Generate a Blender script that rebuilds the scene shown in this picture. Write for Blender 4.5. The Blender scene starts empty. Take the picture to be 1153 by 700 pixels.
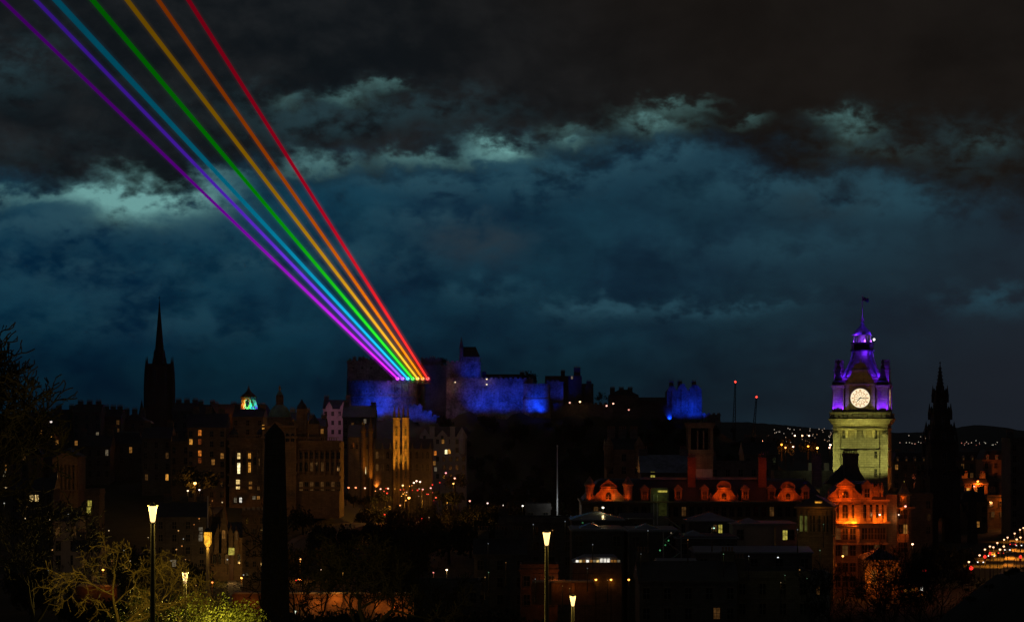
import bpy, bmesh, math, random
from mathutils import Vector, Matrix
R = math.radians
PI = math.pi
SC = bpy.context.scene
COL = SC.collection
F, CX, HZ, EYE = 2600.0, 576.5, 480.0, 105.0   # focal length and horizon measured in the photograph, eye height in metres

# ------------------------------------------------------------------ camera
cam_d = bpy.data.cameras.new('camera')
cam = bpy.data.objects.new('camera', cam_d)
COL.objects.link(cam)
cam.location = (0, 0, EYE)
cam.rotation_euler = (R(90), 0, 0)
cam_d.sensor_width = 36
cam_d.lens = 36 * F / 1153
cam_d.shift_y = 130.0 / 1153
cam_d.clip_start = 0.5
cam_d.clip_end = 40000
SC.camera = cam

# ------------------------------------------------------------------ exposure / render
SC.view_settings.view_transform = 'Standard'
SC.view_settings.look = 'None'
SC.view_settings.exposure = 0
SC.view_settings.gamma = 1
SC.cycles.max_bounces = 4
SC.cycles.diffuse_bounces = 2
SC.cycles.glossy_bounces = 2
SC.cycles.transparent_max_bounces = 16
SC.cycles.sample_clamp_indirect = 1.0
SC.cycles.sample_clamp_direct = 0.0
SC.cycles.use_denoising = True
SC.cycles.caustics_reflective = False
SC.cycles.caustics_refractive = False

# ------------------------------------------------------------------ world: dusk sky with a torn cloud deck
class NG:
    def __init__(s, tree): s.t = tree
    def n(s, kind, **kw):
        nd = s.t.nodes.new(kind)
        for k, v in kw.items(): setattr(nd, k, v)
        return nd
    def put(s, sock, v):
        if hasattr(v, 'is_linked') or isinstance(v, bpy.types.NodeSocket): s.t.links.new(v, sock)
        else: sock.default_value = v
    def m(s, op, a, b=None, c=None):
        nd = s.n('ShaderNodeMath', operation=op)
        s.put(nd.inputs[0], a)
        if b is not None: s.put(nd.inputs[1], b)
        if c is not None: s.put(nd.inputs[2], c)
        return nd.outputs[0]
    def add(s, a, b): return s.m('ADD', a, b)
    def sub(s, a, b): return s.m('SUBTRACT', a, b)
    def mul(s, a, b): return s.m('MULTIPLY', a, b)
    def mad(s, a, b, c): return s.m('MULTIPLY_ADD', a, b, c)
    def smooth(s, v, lo, hi):
        nd = s.n('ShaderNodeMapRange', interpolation_type='SMOOTHSTEP')
        s.put(nd.inputs[0], v); nd.inputs[1].default_value = lo; nd.inputs[2].default_value = hi
        return nd.outputs[0]
    def noise(s, vec, scale, detail=5, rough=.55, dist=0.0):
        nd = s.n('ShaderNodeTexNoise')
        s.put(nd.inputs['Vector'], vec)
        nd.inputs['Scale'].default_value = scale; nd.inputs['Detail'].default_value = detail
        nd.inputs['Roughness'].default_value = rough; nd.inputs['Distortion'].default_value = dist
        return nd.outputs[0]
    def comb(s, x, y, z=0.0):
        nd = s.n('ShaderNodeCombineXYZ')
        s.put(nd.inputs[0], x); s.put(nd.inputs[1], y); s.put(nd.inputs[2], z)
        return nd.outputs[0]
    def mix(s, f, a, b):
        nd = s.n('ShaderNodeMix', data_type='RGBA')
        s.put(nd.inputs[0], f); s.put(nd.inputs[6], a); s.put(nd.inputs[7], b)
        return nd.outputs[2]
    def addc(s, a, b, f=1.0):
        nd = s.n('ShaderNodeMix', data_type='RGBA', blend_type='ADD')
        s.put(nd.inputs[0], f); s.put(nd.inputs[6], a); s.put(nd.inputs[7], b)
        return nd.outputs[2]
    def curve(s, v, pts, x0, x1, y0, y1):
        nd = s.n('ShaderNodeFloatCurve')
        c = nd.mapping.curves[0]
        P = [((x - x0) / (x1 - x0), (y - y0) / (y1 - y0)) for x, y in pts]
        c.points[0].location = P[0]; c.points[1].location = P[-1]
        for p in P[1:-1]: c.points.new(*p)
        nd.mapping.update()
        s.put(nd.inputs[1], s.m('DIVIDE', s.sub(v, x0), x1 - x0))
        return s.mad(nd.outputs[0], y1 - y0, y0)

W = bpy.data.worlds.new('World'); SC.world = W
W.use_nodes = True
wt = W.node_tree; wt.nodes.clear()
g = NG(wt)
tc = g.n('ShaderNodeTexCoord')
sp = g.n('ShaderNodeSeparateXYZ'); wt.links.new(tc.outputs['Generated'], sp.inputs[0])
az = g.m('ARCTAN2', sp.outputs[0], sp.outputs[1])
el = g.m('ARCSINE', sp.outputs[2])
U = g.mad(az, F, CX)            # bearing of the sky, in units of 1/2600 rad
V = g.mad(el, -F, HZ)           # height in the sky, same unit, growing downwards
uv = g.comb(g.mul(U, .01), g.mul(V, .014))
n_big = g.noise(uv, 0.55, 7, .58, .2)
n_mid = g.noise(g.comb(g.mul(U, .01), g.mul(V, .0145), 7.3), 1.55, 6, .55, .15)
n_fin = g.noise(g.comb(g.mul(U, .01), g.mul(V, .0155), 3.1), 4.0, 6, .55, .15)
wx = g.mul(g.sub(n_big, .5), 90.0)
wy = g.add(g.mul(g.sub(n_mid, .5), 70.0), g.mul(g.sub(n_fin, .5), 30.0))
Uw = g.add(U, wx); Vw = g.add(V, wy)
def blob(cx, cy, w, h, a, U_=None, V_=None):
    x = g.m('DIVIDE', g.sub(U_ or Uw, cx), w); y = g.m('DIVIDE', g.sub(V_ or Vw, cy), h)
    return g.mul(g.m('EXPONENT', g.mul(g.mad(x, x, g.mul(y, y)), -1.0)), a)
def blobs(L):
    t = None
    for b in L:
        e = blob(*b); t = e if t is None else g.add(t, e)
    return t
edge = g.curve(U, [(-600, 215), (-200, 218), (0, 212), (60, 215), (150, 222), (230, 205), (330, 190), (420, 196), (500, 186), (570, 172), (660, 162),
                   (740, 150), (800, 160), (870, 186), (960, 196), (1050, 214), (1153, 238), (1400, 250), (1800, 240)], -700, 1900, 0, 400)
deck = g.smooth(g.sub(edge, g.add(Vw, g.mul(g.sub(n_mid, .5), 40.0))), -34.0, 30.0)           # 1 inside the dark upper deck
# deck colour: blue-black west of the tear, brown under the city glow to the north
deck_n = g.mix(g.smooth(g.mul(g.add(n_mid, n_big), .5), .38, .66), (.0045, .0065, .0085, 1), (.0135, .0155, .0175, 1))
deck_r = g.mix(g.smooth(n_big, .3, .7), (.0070, .0056, .0048, 1), (.0112, .0090, .0076, 1))
deck_c = g.mix(g.smooth(g.add(U, g.mul(g.sub(V, 100.0), -.8)), 380.0, 900.0), deck_n, deck_r)
dpatch = blobs([(20, 90, 60, 30, .5), (430, 130, 170, 28, .55), (330, 150, 70, 30, .3), (700, 60, 200, 60, -.2), (1100, 175, 60, 30, .45), (960, 165, 60, 30, .4), (60, 180, 90, 25, .15)])
deck_c = g.mix(g.m('MULTIPLY', g.m('MAXIMUM', dpatch, 0.0), g.smooth(n_fin, .3, .7)), deck_c, (.022, .055, .068, 1))
# lower sky
low_h = g.curve(V, [(-200, .9), (150, 1.15), (230, 1.1), (300, 1.0), (380, .78), (450, .5), (478, .62), (500, .5), (900, .2)], -250, 1000, 0, 2)
low_a = g.mix(g.smooth(U, -100.0, 1150.0), (.0006, .0150, .040, 1), (.0065, .0185, .032, 1))
low_b = g.mix(g.smooth(U, 200.0, 1100.0), (.0042, .034, .060, 1), (.0095, .031, .046, 1))
puff = g.smooth(g.add(g.mul(n_big, .6), g.add(g.mul(n_mid, .3), g.mul(n_fin, .1))), .36, .64)
low_c = g.mix(puff, low_a, low_b)
vm = g.n('ShaderNodeVectorMath', operation='SCALE'); wt.links.new(low_c, vm.inputs[0]); wt.links.new(g.mul(low_h, g.mad(g.sub(n_mid, .5), .75, 1.0)), vm.inputs['Scale'])
low = vm.outputs[0]
low = g.mix(g.smooth(g.add(U, g.mul(V, .9)), 1000.0, 1650.0), low, (.0125, .0155, .0225, 1))
# cumulus heads under the deck
heads = blobs([(60, 262, 110, 16, .55), (230, 262, 60, 20, .35), (470, 214, 80, 14, .5), (640, 195, 90, 18, .55), (740, 175, 60, 16, .7), (900, 215, 120, 22, .55),
               (780, 352, 70, 9, .5), (650, 352, 40, 12, .5), (550, 330, 50, 14, .3), (1110, 345, 55, 16, .4), (420, 290, 90, 30, .22), (120, 330, 160, 26, .22), (600, 215, 70, 14, .3), (1000, 240, 80, 22, .4), (850, 345, 50, 8, .5), (690, 348, 26, 10, .6), (300, 300, 90, 14, .35), (60, 300, 90, 16, .3), (480, 250, 60, 14, .35), (880, 290, 120, 18, .25), (200, 370, 140, 18, .2)])
heads = g.mul(g.m('MINIMUM', heads, .55), g.mul(g.smooth(g.add(g.mul(n_fin, .5), g.mul(n_mid, .5)), .36, .60), 1.6))
low = g.mix(g.m('MINIMUM', heads, 1.0), low, (.020, .066, .094, 1))
low = g.mix(g.mul(blob(540, 272, 62, 24, .75), g.smooth(n_mid, .3, .6)), low, (.026, .036, .045, 1))
low = g.mix(g.mul(blob(930, 232, 55, 22, .55), g.smooth(n_mid, .3, .6)), low, (.016, .022, .026, 1))
col = g.mix(deck, low, deck_c)
# the tear: bright evening sky between deck and heads
gapx = blobs([(20, 233, 45, 8, .36), (100, 230, 46, 10, .6), (170, 231, 66, 18, 1.8), (250, 208, 30, 9, .25), (160, 204, 50, 9, .2), (365, 192, 44, 8, .42), (345, 182, 22, 8, .2), (388, 112, 28, 8, .36), (428, 102, 28, 5, .3), (318, 122, 16, 10, .2),
              (475, 186, 36, 8, .42), (566, 174, 34, 10, 1.3), (545, 186, 30, 7, .45), (640, 162, 28, 6, .42), (735, 140, 34, 12, .62), (760, 122, 40, 6, .3), (650, 150, 30, 7, .22), (962, 150, 24, 12, .42), (935, 140, 22, 7, .2), (1105, 168, 30, 12, .1), (1000, 174, 36, 8, .08), (835, 142, 22, 6, .2)])
gap = g.mul(gapx, g.smooth(g.add(g.mul(n_fin, .55), g.mul(n_mid, .45)), .30, .64))
skyt = g.n('ShaderNodeTexSky', sky_type='NISHITA')
skyt.sun_disc = False; skyt.sun_elevation = R(-3); skyt.sun_rotation = R(-25); skyt.altitude = 100
nv = g.n('ShaderNodeVectorMath', operation='SCALE'); wt.links.new(skyt.outputs[0], nv.inputs[0]); nv.inputs['Scale'].default_value = .05
clear = g.addc((.14, .33, .32, 1), nv.outputs[0], .15)
gg = g.m('MINIMUM', gap, 1.0)
col = g.mix(gg, col, clear)
col = g.mix(g.smooth(V, 484.0, 540.0), col, (.0025, .003, .004, 1))
bg = g.n('ShaderNodeBackground'); wt.links.new(col, bg.inputs[0]); bg.inputs[1].default_value = 1.0
wo = g.n('ShaderNodeOutputWorld'); wt.links.new(bg.outputs[0], wo.inputs[0])

# last of the daylight from the west: very weak, very soft
sl = bpy.data.lights.new('sun', 'SUN'); sl.energy = .006; sl.angle = R(20); sl.color = (.55, .75, 1.0)
so = bpy.data.objects.new('sun', sl); COL.objects.link(so)
so.rotation_euler = (R(-62), 0, R(-25))

# ------------------------------------------------------------------ helpers
def clamp(t, a=0.0, b=1.0): return max(a, min(b, t))
def sstep(t): t = clamp(t); return t * t * (3 - 2 * t)
def lerp_list(x, L):
    if x <= L[0][0]: return L[0][1]
    for (a, va), (b, vb) in zip(L, L[1:]):
        if x <= b: return va + (vb - va) * (x - a) / (b - a)
    return L[-1][1]
def PX(px, Y): return (px - CX) / F * Y
def PZ(py, Y): return EYE - (py - HZ) / F * Y
def P(px, py, Y): return Vector((PX(px, Y), Y, PZ(py, Y)))

BASE = [(-400, 101), (0, 103.2), (60, 99.2), (90, 96.6), (130, 91.3), (200, 83), (300, 73), (380, 65), (450, 61.5), (620, 62), (800, 64), (1500, 64), (3000, 40), (12000, 10)]
ROCK = [(-150, 90), (-118, 97), (-92, 110.5), (21, 111), (60, 110), (86, 107), (106, 105), (124, 95), (150, 80), (190, 66)]
def terrain(X, Y):
    z = lerp_list(Y, BASE)
    # raised street on the north side
    z += max(0, 70 - z) * sstep((X - 48) / 18) * sstep((Y - 400) / 40) * (1 - sstep((Y - 1300) / 300))
    # old town ridge
    t = sstep((Y - 700) / 190) * (1 - sstep((Y - 1450) / 300)) * (1 - sstep((X + 95) / 60))
    z += max(0, 88 - z) * t
    # castle rock
    top = lerp_list(X, ROCK)
    t = sstep((Y - 1075) / 153) * (1 - sstep((Y - 1330) / 120)) * (sstep((X + 170) / 60))
    z += max(0, top - z) * t
    k = sstep((Y - 1085) / 40) * (1 - sstep((Y - 1226) / 10)) * (1 - sstep((abs(X - 30) - 120) / 40))
    if k > 0: z += k * (2.6*math.sin(X*.21 + 1.3*math.sin(Y*.11)) + 1.8*math.sin(X*.47 + Y*.23) - 2.0)
    # near shoulder of the hill on the north
    h = lerp_list(X, [(50, 76), (57.5, 83.6), (60.4, 86.2), (66.5, 86.9), (90, 87.5)])
    t = sstep((X - 42) / 12) * (1 - sstep((290 - Y) / 70)) * (1 - sstep((Y - 292) / 34))
    z += max(0, h - z) * t
    return z
def ground_hit(px, py):
    Y = 60.0
    while Y < 3000:
        if PZ(py, Y) <= terrain(PX(px, Y), Y): return Vector((PX(px, Y), Y, terrain(PX(px, Y), Y)))
        Y += 2
    return Vector((PX(px, Y), Y, terrain(PX(px, Y), Y)))

class MB:
    def __init__(s): s.v = []; s.f = []; s.mi = []; s.cur = 0
    def add(s, vs, fs):
        b = len(s.v); s.v.extend([tuple(p) for p in vs])
        for f in fs: s.f.append([b + i for i in f]); s.mi.append(s.cur)
    def box(s, x0, x1, y0, y1, z0, z1):
        s.add([(x0,y0,z0),(x1,y0,z0),(x1,y1,z0),(x0,y1,z0),(x0,y0,z1),(x1,y0,z1),(x1,y1,z1),(x0,y1,z1)],
              [(3,2,1,0),(4,5,6,7),(0,1,5,4),(1,2,6,5),(2,3,7,6),(3,0,4,7)])
        return s
    def loft(s, rings, cap=True):
        n = len(rings[0]); vs = [p for r in rings for p in r]; fs = []
        for k in range(len(rings) - 1):
            for i in range(n):
                j = (i + 1) % n
                fs.append((k*n+i, k*n+j, (k+1)*n+j, (k+1)*n+i))
        if cap:
            fs.append(tuple(range(n))[::-1]); fs.append(tuple((len(rings)-1)*n + i for i in range(n)))
        s.add(vs, fs); return s
    def prism(s, poly, a0, a1, axis='y'):
        if axis == 'y': f = lambda p, a: (p[0], a, p[1])
        elif axis == 'z': f = lambda p, a: (p[0], p[1], a)
        else: f = lambda p, a: (a, p[0], p[1])
        return s.loft([[f(p, a0) for p in poly], [f(p, a1) for p in poly]])
    def frus(s, cx, cy, z0, z1, r0, r1, n=8, rot=0.0, sx=1.0, sy=1.0):
        rr = lambda r, z: [(cx + sx*r*math.cos(rot+2*PI*i/n), cy + sy*r*math.sin(rot+2*PI*i/n), z) for i in range(n)]
        return s.loft([rr(r0, z0), rr(max(r1, .01), z1)])
    def lathe(s, cx, cy, prof, n=12, rot=0.0):
        return s.loft([[(cx + r*math.cos(rot+2*PI*i/n), cy + r*math.sin(rot+2*PI*i/n), z) for i in range(n)] for r, z in prof])
    def rect(s, cx, cy, z, hx, hy): return [(cx-hx,cy-hy,z),(cx+hx,cy-hy,z),(cx+hx,cy+hy,z),(cx-hx,cy+hy,z)]
    def rects(s, cx, cy, prof):
        return s.loft([s.rect(cx, cy, z, hx, hy) for hx, hy, z in prof])
    def tube(s, pts, rad, n=5):
        rings = []
        for i, p in enumerate(pts):
            p = Vector(p); a = Vector(pts[max(i-1, 0)]); b = Vector(pts[min(i+1, len(pts)-1)])
            d = (b - a); d = d.normalized() if d.length > 1e-9 else Vector((0,0,1))
            u = d.cross(Vector((0,0,1)) if abs(d.z) < .9 else Vector((1,0,0))).normalized(); w = d.cross(u)
            rings.append([p + u*math.cos(2*PI*k/n)*rad[i] + w*math.sin(2*PI*k/n)*rad[i] for k in range(n)])
        return s.loft(rings)
    def gable(s, x0, x1, y0, y1, z0, h, axis='x', o=.3):
        if axis == 'x':
            ym = (y0+y1)/2; return s.prism([(y0-o, z0), (y1+o, z0), (ym, z0+h)], x0-o, x1+o, 'x')
        xm = (x0+x1)/2; return s.prism([(x0-o, z0), (x1+o, z0), (xm, z0+h)], y0-o, y1+o, 'y')
    def hip(s, x0, x1, y0, y1, z0, h, inset=None, o=.3):
        i = inset if inset is not None else min(x1-x0, y1-y0)/2*.98
        cx, cy = (x0+x1)/2, (y0+y1)/2
        return s.rects(cx, cy, [((x1-x0)/2+o, (y1-y0)/2+o, z0), (max((x1-x0)/2-i, .05), max((y1-y0)/2-i, .05), z0+h)])
    def crenel(s, x0, x1, y0, y1, z, w=1.0, gapw=.8, h=.8):
        x = x0
        while x + w <= x1 + 1e-6: s.box(x, x+w, y0, y1, z, z+h); x += w + gapw
        return s
    def mesh(s, name, mats):
        me = bpy.data.meshes.new(name); me.from_pydata(s.v, [], s.f)
        for m_ in (mats if isinstance(mats, (list, tuple)) else [mats]): me.materials.append(m_)
        me.polygons.foreach_set('material_index', s.mi)
        bm = bmesh.new(); bm.from_mesh(me); bmesh.ops.recalc_face_normals(bm, faces=bm.faces); bm.to_mesh(me); bm.free()
        return me

def thing(name, label, cat, loc, rot=0.0, group=None):
    o = bpy.data.objects.new(name, None); COL.objects.link(o)
    o.empty_display_size = .5
    o.location = loc; o.rotation_euler = (0, 0, rot)
    o['label'] = label; o['category'] = cat
    if group: o['group'] = group
    return o
def tag(o, label, cat, group=None):
    o['label'] = label; o['category'] = cat
    if group: o['group'] = group
    return o
def link(name, me, parent=None, loc=(0,0,0), rot=0.0, label=None):
    o = bpy.data.objects.new(name, me); COL.objects.link(o)
    o.location = loc
    if rot: o.rotation_euler = (0, 0, rot)
    if parent: o.parent = parent
    if label: o['label'] = label
    return o
def obj(name, mb, mats, parent=None, loc=(0,0,0), rot=0.0, label=None):
    return link(name, mb.mesh(name, mats), parent, loc, rot, label)
def struct(name, mb, mats, kind='structure'):
    o = obj(name, mb, mats); o['kind'] = kind; return o
def dup(root, loc, rotz, label, group=None):
    r = root.copy(); COL.objects.link(r); r.location = loc; r.rotation_euler = (0, 0, rotz); r['label'] = label
    if group: r['group'] = group
    for ch in list(root.children):
        c = ch.copy(); COL.objects.link(c); c.parent = r
        for gch in ch.children:
            d = gch.copy(); COL.objects.link(d); d.parent = c
    return r

# ------------------------------------------------------------------ materials
MATS = {}
def mat(name, c, rough=.85, var=.35, scale=.25, brick=None, metal=0.0, streak=0.0):
    if name in MATS: return MATS[name]
    m_ = bpy.data.materials.new(name); m_.use_nodes = True
    t = m_.node_tree; q = NG(t); b = t.nodes['Principled BSDF']
    tcn = q.n('ShaderNodeTexCoord'); ov = tcn.outputs['Object']
    n1 = q.noise(ov, scale, 6, .6); n2 = q.noise(ov, scale * 6, 4, .6)
    f = q.add(q.mul(n1, .6), q.mul(n2, .4))
    lo = tuple(x * (1 - var) for x in c) + (1,); hi = tuple(min(1, x * (1 + var)) for x in c) + (1,)
    cc = q.mix(q.smooth(f, .3, .7), lo, hi)
    if streak:
        mp = q.n('ShaderNodeMapping'); t.links.new(ov, mp.inputs[0]); mp.inputs['Scale'].default_value = (1.2, 1.2, .08)
        st = q.noise(mp.outputs[0], 1.0, 5, .6)
        cc = q.mix(q.mul(q.smooth(st, .48, .72), streak), cc, tuple(x * .4 for x in c) + (1,))
    if brick:
        s3 = q.n('ShaderNodeSeparateXYZ'); t.links.new(ov, s3.inputs[0])
        br = q.n('ShaderNodeTexBrick'); t.links.new(q.comb(q.add(s3.outputs[0], s3.outputs[1]), s3.outputs[2]), br.inputs['Vector'])
        br.inputs['Scale'].default_value = 1.0; br.inputs['Brick Width'].default_value = brick[0]; br.inputs['Row Height'].default_value = brick[1]
        br.inputs['Mortar Size'].default_value = brick[2]; br.inputs['Color1'].default_value = (.8,.8,.8,1); br.inputs['Color2'].default_value = (1.1,1.1,1.1,1); br.inputs['Mortar'].default_value = (.45,.45,.45,1)
        mm = q.n('ShaderNodeMix', data_type='RGBA', blend_type='MULTIPLY'); mm.inputs[0].default_value = 1
        t.links.new(cc, mm.inputs[6]); t.links.new(br.outputs[0], mm.inputs[7]); cc = mm.outputs[2]
        bp = q.n('ShaderNodeBump'); bp.inputs['Strength'].default_value = .4; bp.inputs['Distance'].default_value = .05
        t.links.new(br.outputs[1], bp.inputs['Height']); bp.invert = True; t.links.new(bp.outputs[0], b.inputs['Normal'])
    t.links.new(cc, b.inputs['Base Color'])
    b.inputs['Roughness'].default_value = rough; b.inputs['Metallic'].default_value = metal
    MATS[name] = m_; return m_
def emi(name, c, s):
    if name in MATS: return MATS[name]
    m_ = bpy.data.materials.new(name); m_.use_nodes = True
    t = m_.node_tree; b = t.nodes['Principled BSDF']
    b.inputs['Base Color'].default_value = (.02, .02, .02, 1)
    b.inputs['Emission Color'].default_value = tuple(c) + (1,); b.inputs['Emission Strength'].default_value = s
    m_.cycles.emission_sampling = 'NONE'
    MATS[name] = m_; return m_
def lit_win(name, c, s):
    """a lit window: curtain and lamp inside make it uneven, so the pane glows unevenly"""
    key = 'lit_' + name
    if key in MATS: return MATS[key]
    m_ = bpy.data.materials.new(key); m_.use_nodes = True
    t = m_.node_tree; q = NG(t); b = t.nodes['Principled BSDF']
    gm = q.n('ShaderNodeNewGeometry')
    n1 = q.noise(gm.outputs['Position'], 1.1, 3, .6)
    e = q.mix(q.smooth(n1, .35, .65), tuple(x * .35 for x in c) + (1,), tuple(c) + (1,))
    t.links.new(e, b.inputs['Emission Color']); b.inputs['Emission Strength'].default_value = s
    b.inputs['Base Color'].default_value = (.03, .03, .03, 1)
    m_.cycles.emission_sampling = 'NONE'
    MATS[key] = m_; return m_
STONE = mat('sooty_sandstone', (.20, .165, .12), .9, .35, .15, (1.2, .45, .02), streak=.5)
STONE2 = mat('grey_sandstone', (.15, .135, .115), .9, .35, .2, (1.1, .42, .02), streak=.5)
STONE3 = mat('brown_sandstone', (.24, .17, .10), .9, .3, .2, (1.2, .45, .02), streak=.4)
PALE = mat('pale_harl', (.42, .38, .33), .9, .2, .3, streak=.35)
PINK = mat('pink_harl', (.45, .36, .36), .9, .2, .3, streak=.3)
ASHLAR = mat('tower_ashlar', (.36, .33, .24), .85, .22, .35, (1.1, .5, .025), streak=.45)
ORNATE = mat('hotel_sandstone', (.34, .25, .16), .85, .3, .5, (1.0, .45, .02), streak=.4)
DARKSTONE = mat('blackened_gothic_stone', (.05, .046, .04), .9, .4, .4)
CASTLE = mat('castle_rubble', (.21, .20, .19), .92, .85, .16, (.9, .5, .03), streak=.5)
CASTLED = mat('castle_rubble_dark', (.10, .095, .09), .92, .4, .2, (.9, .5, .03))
SLATE = mat('roof_slate', (.05, .055, .065), .6, .35, .3, (.4, .25, .02))
LEAD = mat('roof_lead', (.27, .29, .31), .5, .3, .1)
GLASSROOF = mat('roof_glazing', (.19, .24, .29), .25, .4, .15)
COPPER = mat('green_copper', (.16, .30, .24), .7, .35, .5)
POT = mat('clay_pot', (.30, .17, .10), .9, .2, 1)
BRICK = mat('retaining_brick', (.24, .13, .08), .9, .35, .3, (.45, .15, .015))
GLASS = mat('window_glass', (.015, .018, .022), .12, .2, 1)
FRAME = mat('painted_window_frame', (.30, .28, .25), .7, .15, 1)
IRON = mat('black_iron', (.02, .02, .02), .5, .3, 1)
STEEL = mat('galvanised_steel', (.30, .31, .32), .45, .2, 1, metal=.6)
BARK = mat('lamplit_bark', (.20, .155, .05), .9, .4, 3)  # lighter golden copy, lamplight put into the bark colour
BARKD = mat('silhouette_bark', (.010, .009, .007), .95, .4, 3)  # near-black copy, silhouette shade put into the bark colour
TWIG = mat('twigs', (.010, .009, .007), .95, .4, 1)  # same silhouette shade put into the fine branches
LEAF = mat('shrub_leaf', (.085, .12, .012), .7, .5, 2)
DLEAF = mat('evergreen_leaf', (.016, .022, .012), .8, .5, .6)
TARMAC = mat('tarmac', (.05, .05, .05), .8, .3, .3)
EARTH = mat('rough_grass', (.025, .03, .015), .95, .5, .15)
WHITEP = mat('white_paint', (.75, .75, .72), .6, .1, 1)
RUBBER = mat('rubber', (.02, .02, .02), .8, .2, 1)

COLS = {'amber': ((1, .42, .06), .9), 'warm': ((1, .68, .25), 1.2), 'bright': ((1, .82, .42), 2.2), 'white': ((1, .93, .8), 1.3), 'red': ((1, .16, .02), .55),
        'orange': ((1, .27, .03), .8), 'dim': ((1, .45, .12), .07), 'dimred': ((1, .2, .03), .16), 'yellow': ((.9, .75, .12), .55), 'ember': ((1, .42, .08), .28), 'green': ((.2, 1, .35), .4), 'dimw': ((1, .8, .5), .16), 'olive': ((.75, .8, .15), .10)}
def winmat(k): return lit_win(k, *COLS[k]) if k else GLASS

WM = {}
def win_mesh(w, h, k, arch=False):
    key = (round(w, 2), round(h, 2), k, arch)
    if key in WM: return WM[key]
    b = MB(); d = .12 if w > .7 else .08
    x = w / 2
    b.box(-x-d, -x, -.1, .03, 0, h); b.box(x, x+d, -.1, .03, 0, h)
    b.box(-x-d*1.4, x+d*1.4, -.16, .03, -d, 0)
    if arch:
        n = 8
        po = [((x+d)*math.cos(PI*i/n), h + (x+d)*math.sin(PI*i/n)) for i in range(n+1)]
        pi_ = [(x*math.cos(PI*i/n), h + x*math.sin(PI*i/n)) for i in range(n+1)]
        for i in range(n): b.prism([pi_[i], po[i], po[i+1], pi_[i+1]], -.1, .03)
    else:
        b.box(-x-d, x+d, -.12, .03, h, h+d*1.2)
    b.cur = 1
    b.box(-.03, .03, -.06, -.03, 0, h); b.box(-x, x, -.06, -.03, h*.5-.03, h*.5+.03)
    b.cur = 2
    b.box(-x, x, -.03, .02, 0, h)
    if arch: b.prism(pi_ , -.03, .02)
    WM[key] = b.mesh('window', [STONE, FRAME, winmat(k)])
    return WM[key]
def add_win(parent, x, y, z, w, h, k=None, arch=False, rot=0.0):
    return link('window', win_mesh(w, h, k, arch), parent, (x, y, z), rot)

POTM = MB().lathe(0, 0, [(.16, 0), (.13, .55), (.19, .62), (.17, .8)], 8).mesh('chimney_pot', POT)
def chimney(parent, x, y, z, w=1.8, d=.8, h=2.2, pots=4, m_=None):
    b = MB().box(x-w/2, x+w/2, y-d/2, y+d/2, z-1.5, z+h).box(x-w/2-.12, x+w/2+.12, y-d/2-.12, y+d/2+.12, z+h, z+h+.25)
    c = obj('chimney', b, m_ or STONE2, parent)
    for i in range(pots): link('chimney_pot', POTM, c, (x - w/2 + w*(i+.5)/pots, y, z+h+.25))
    return c

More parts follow.
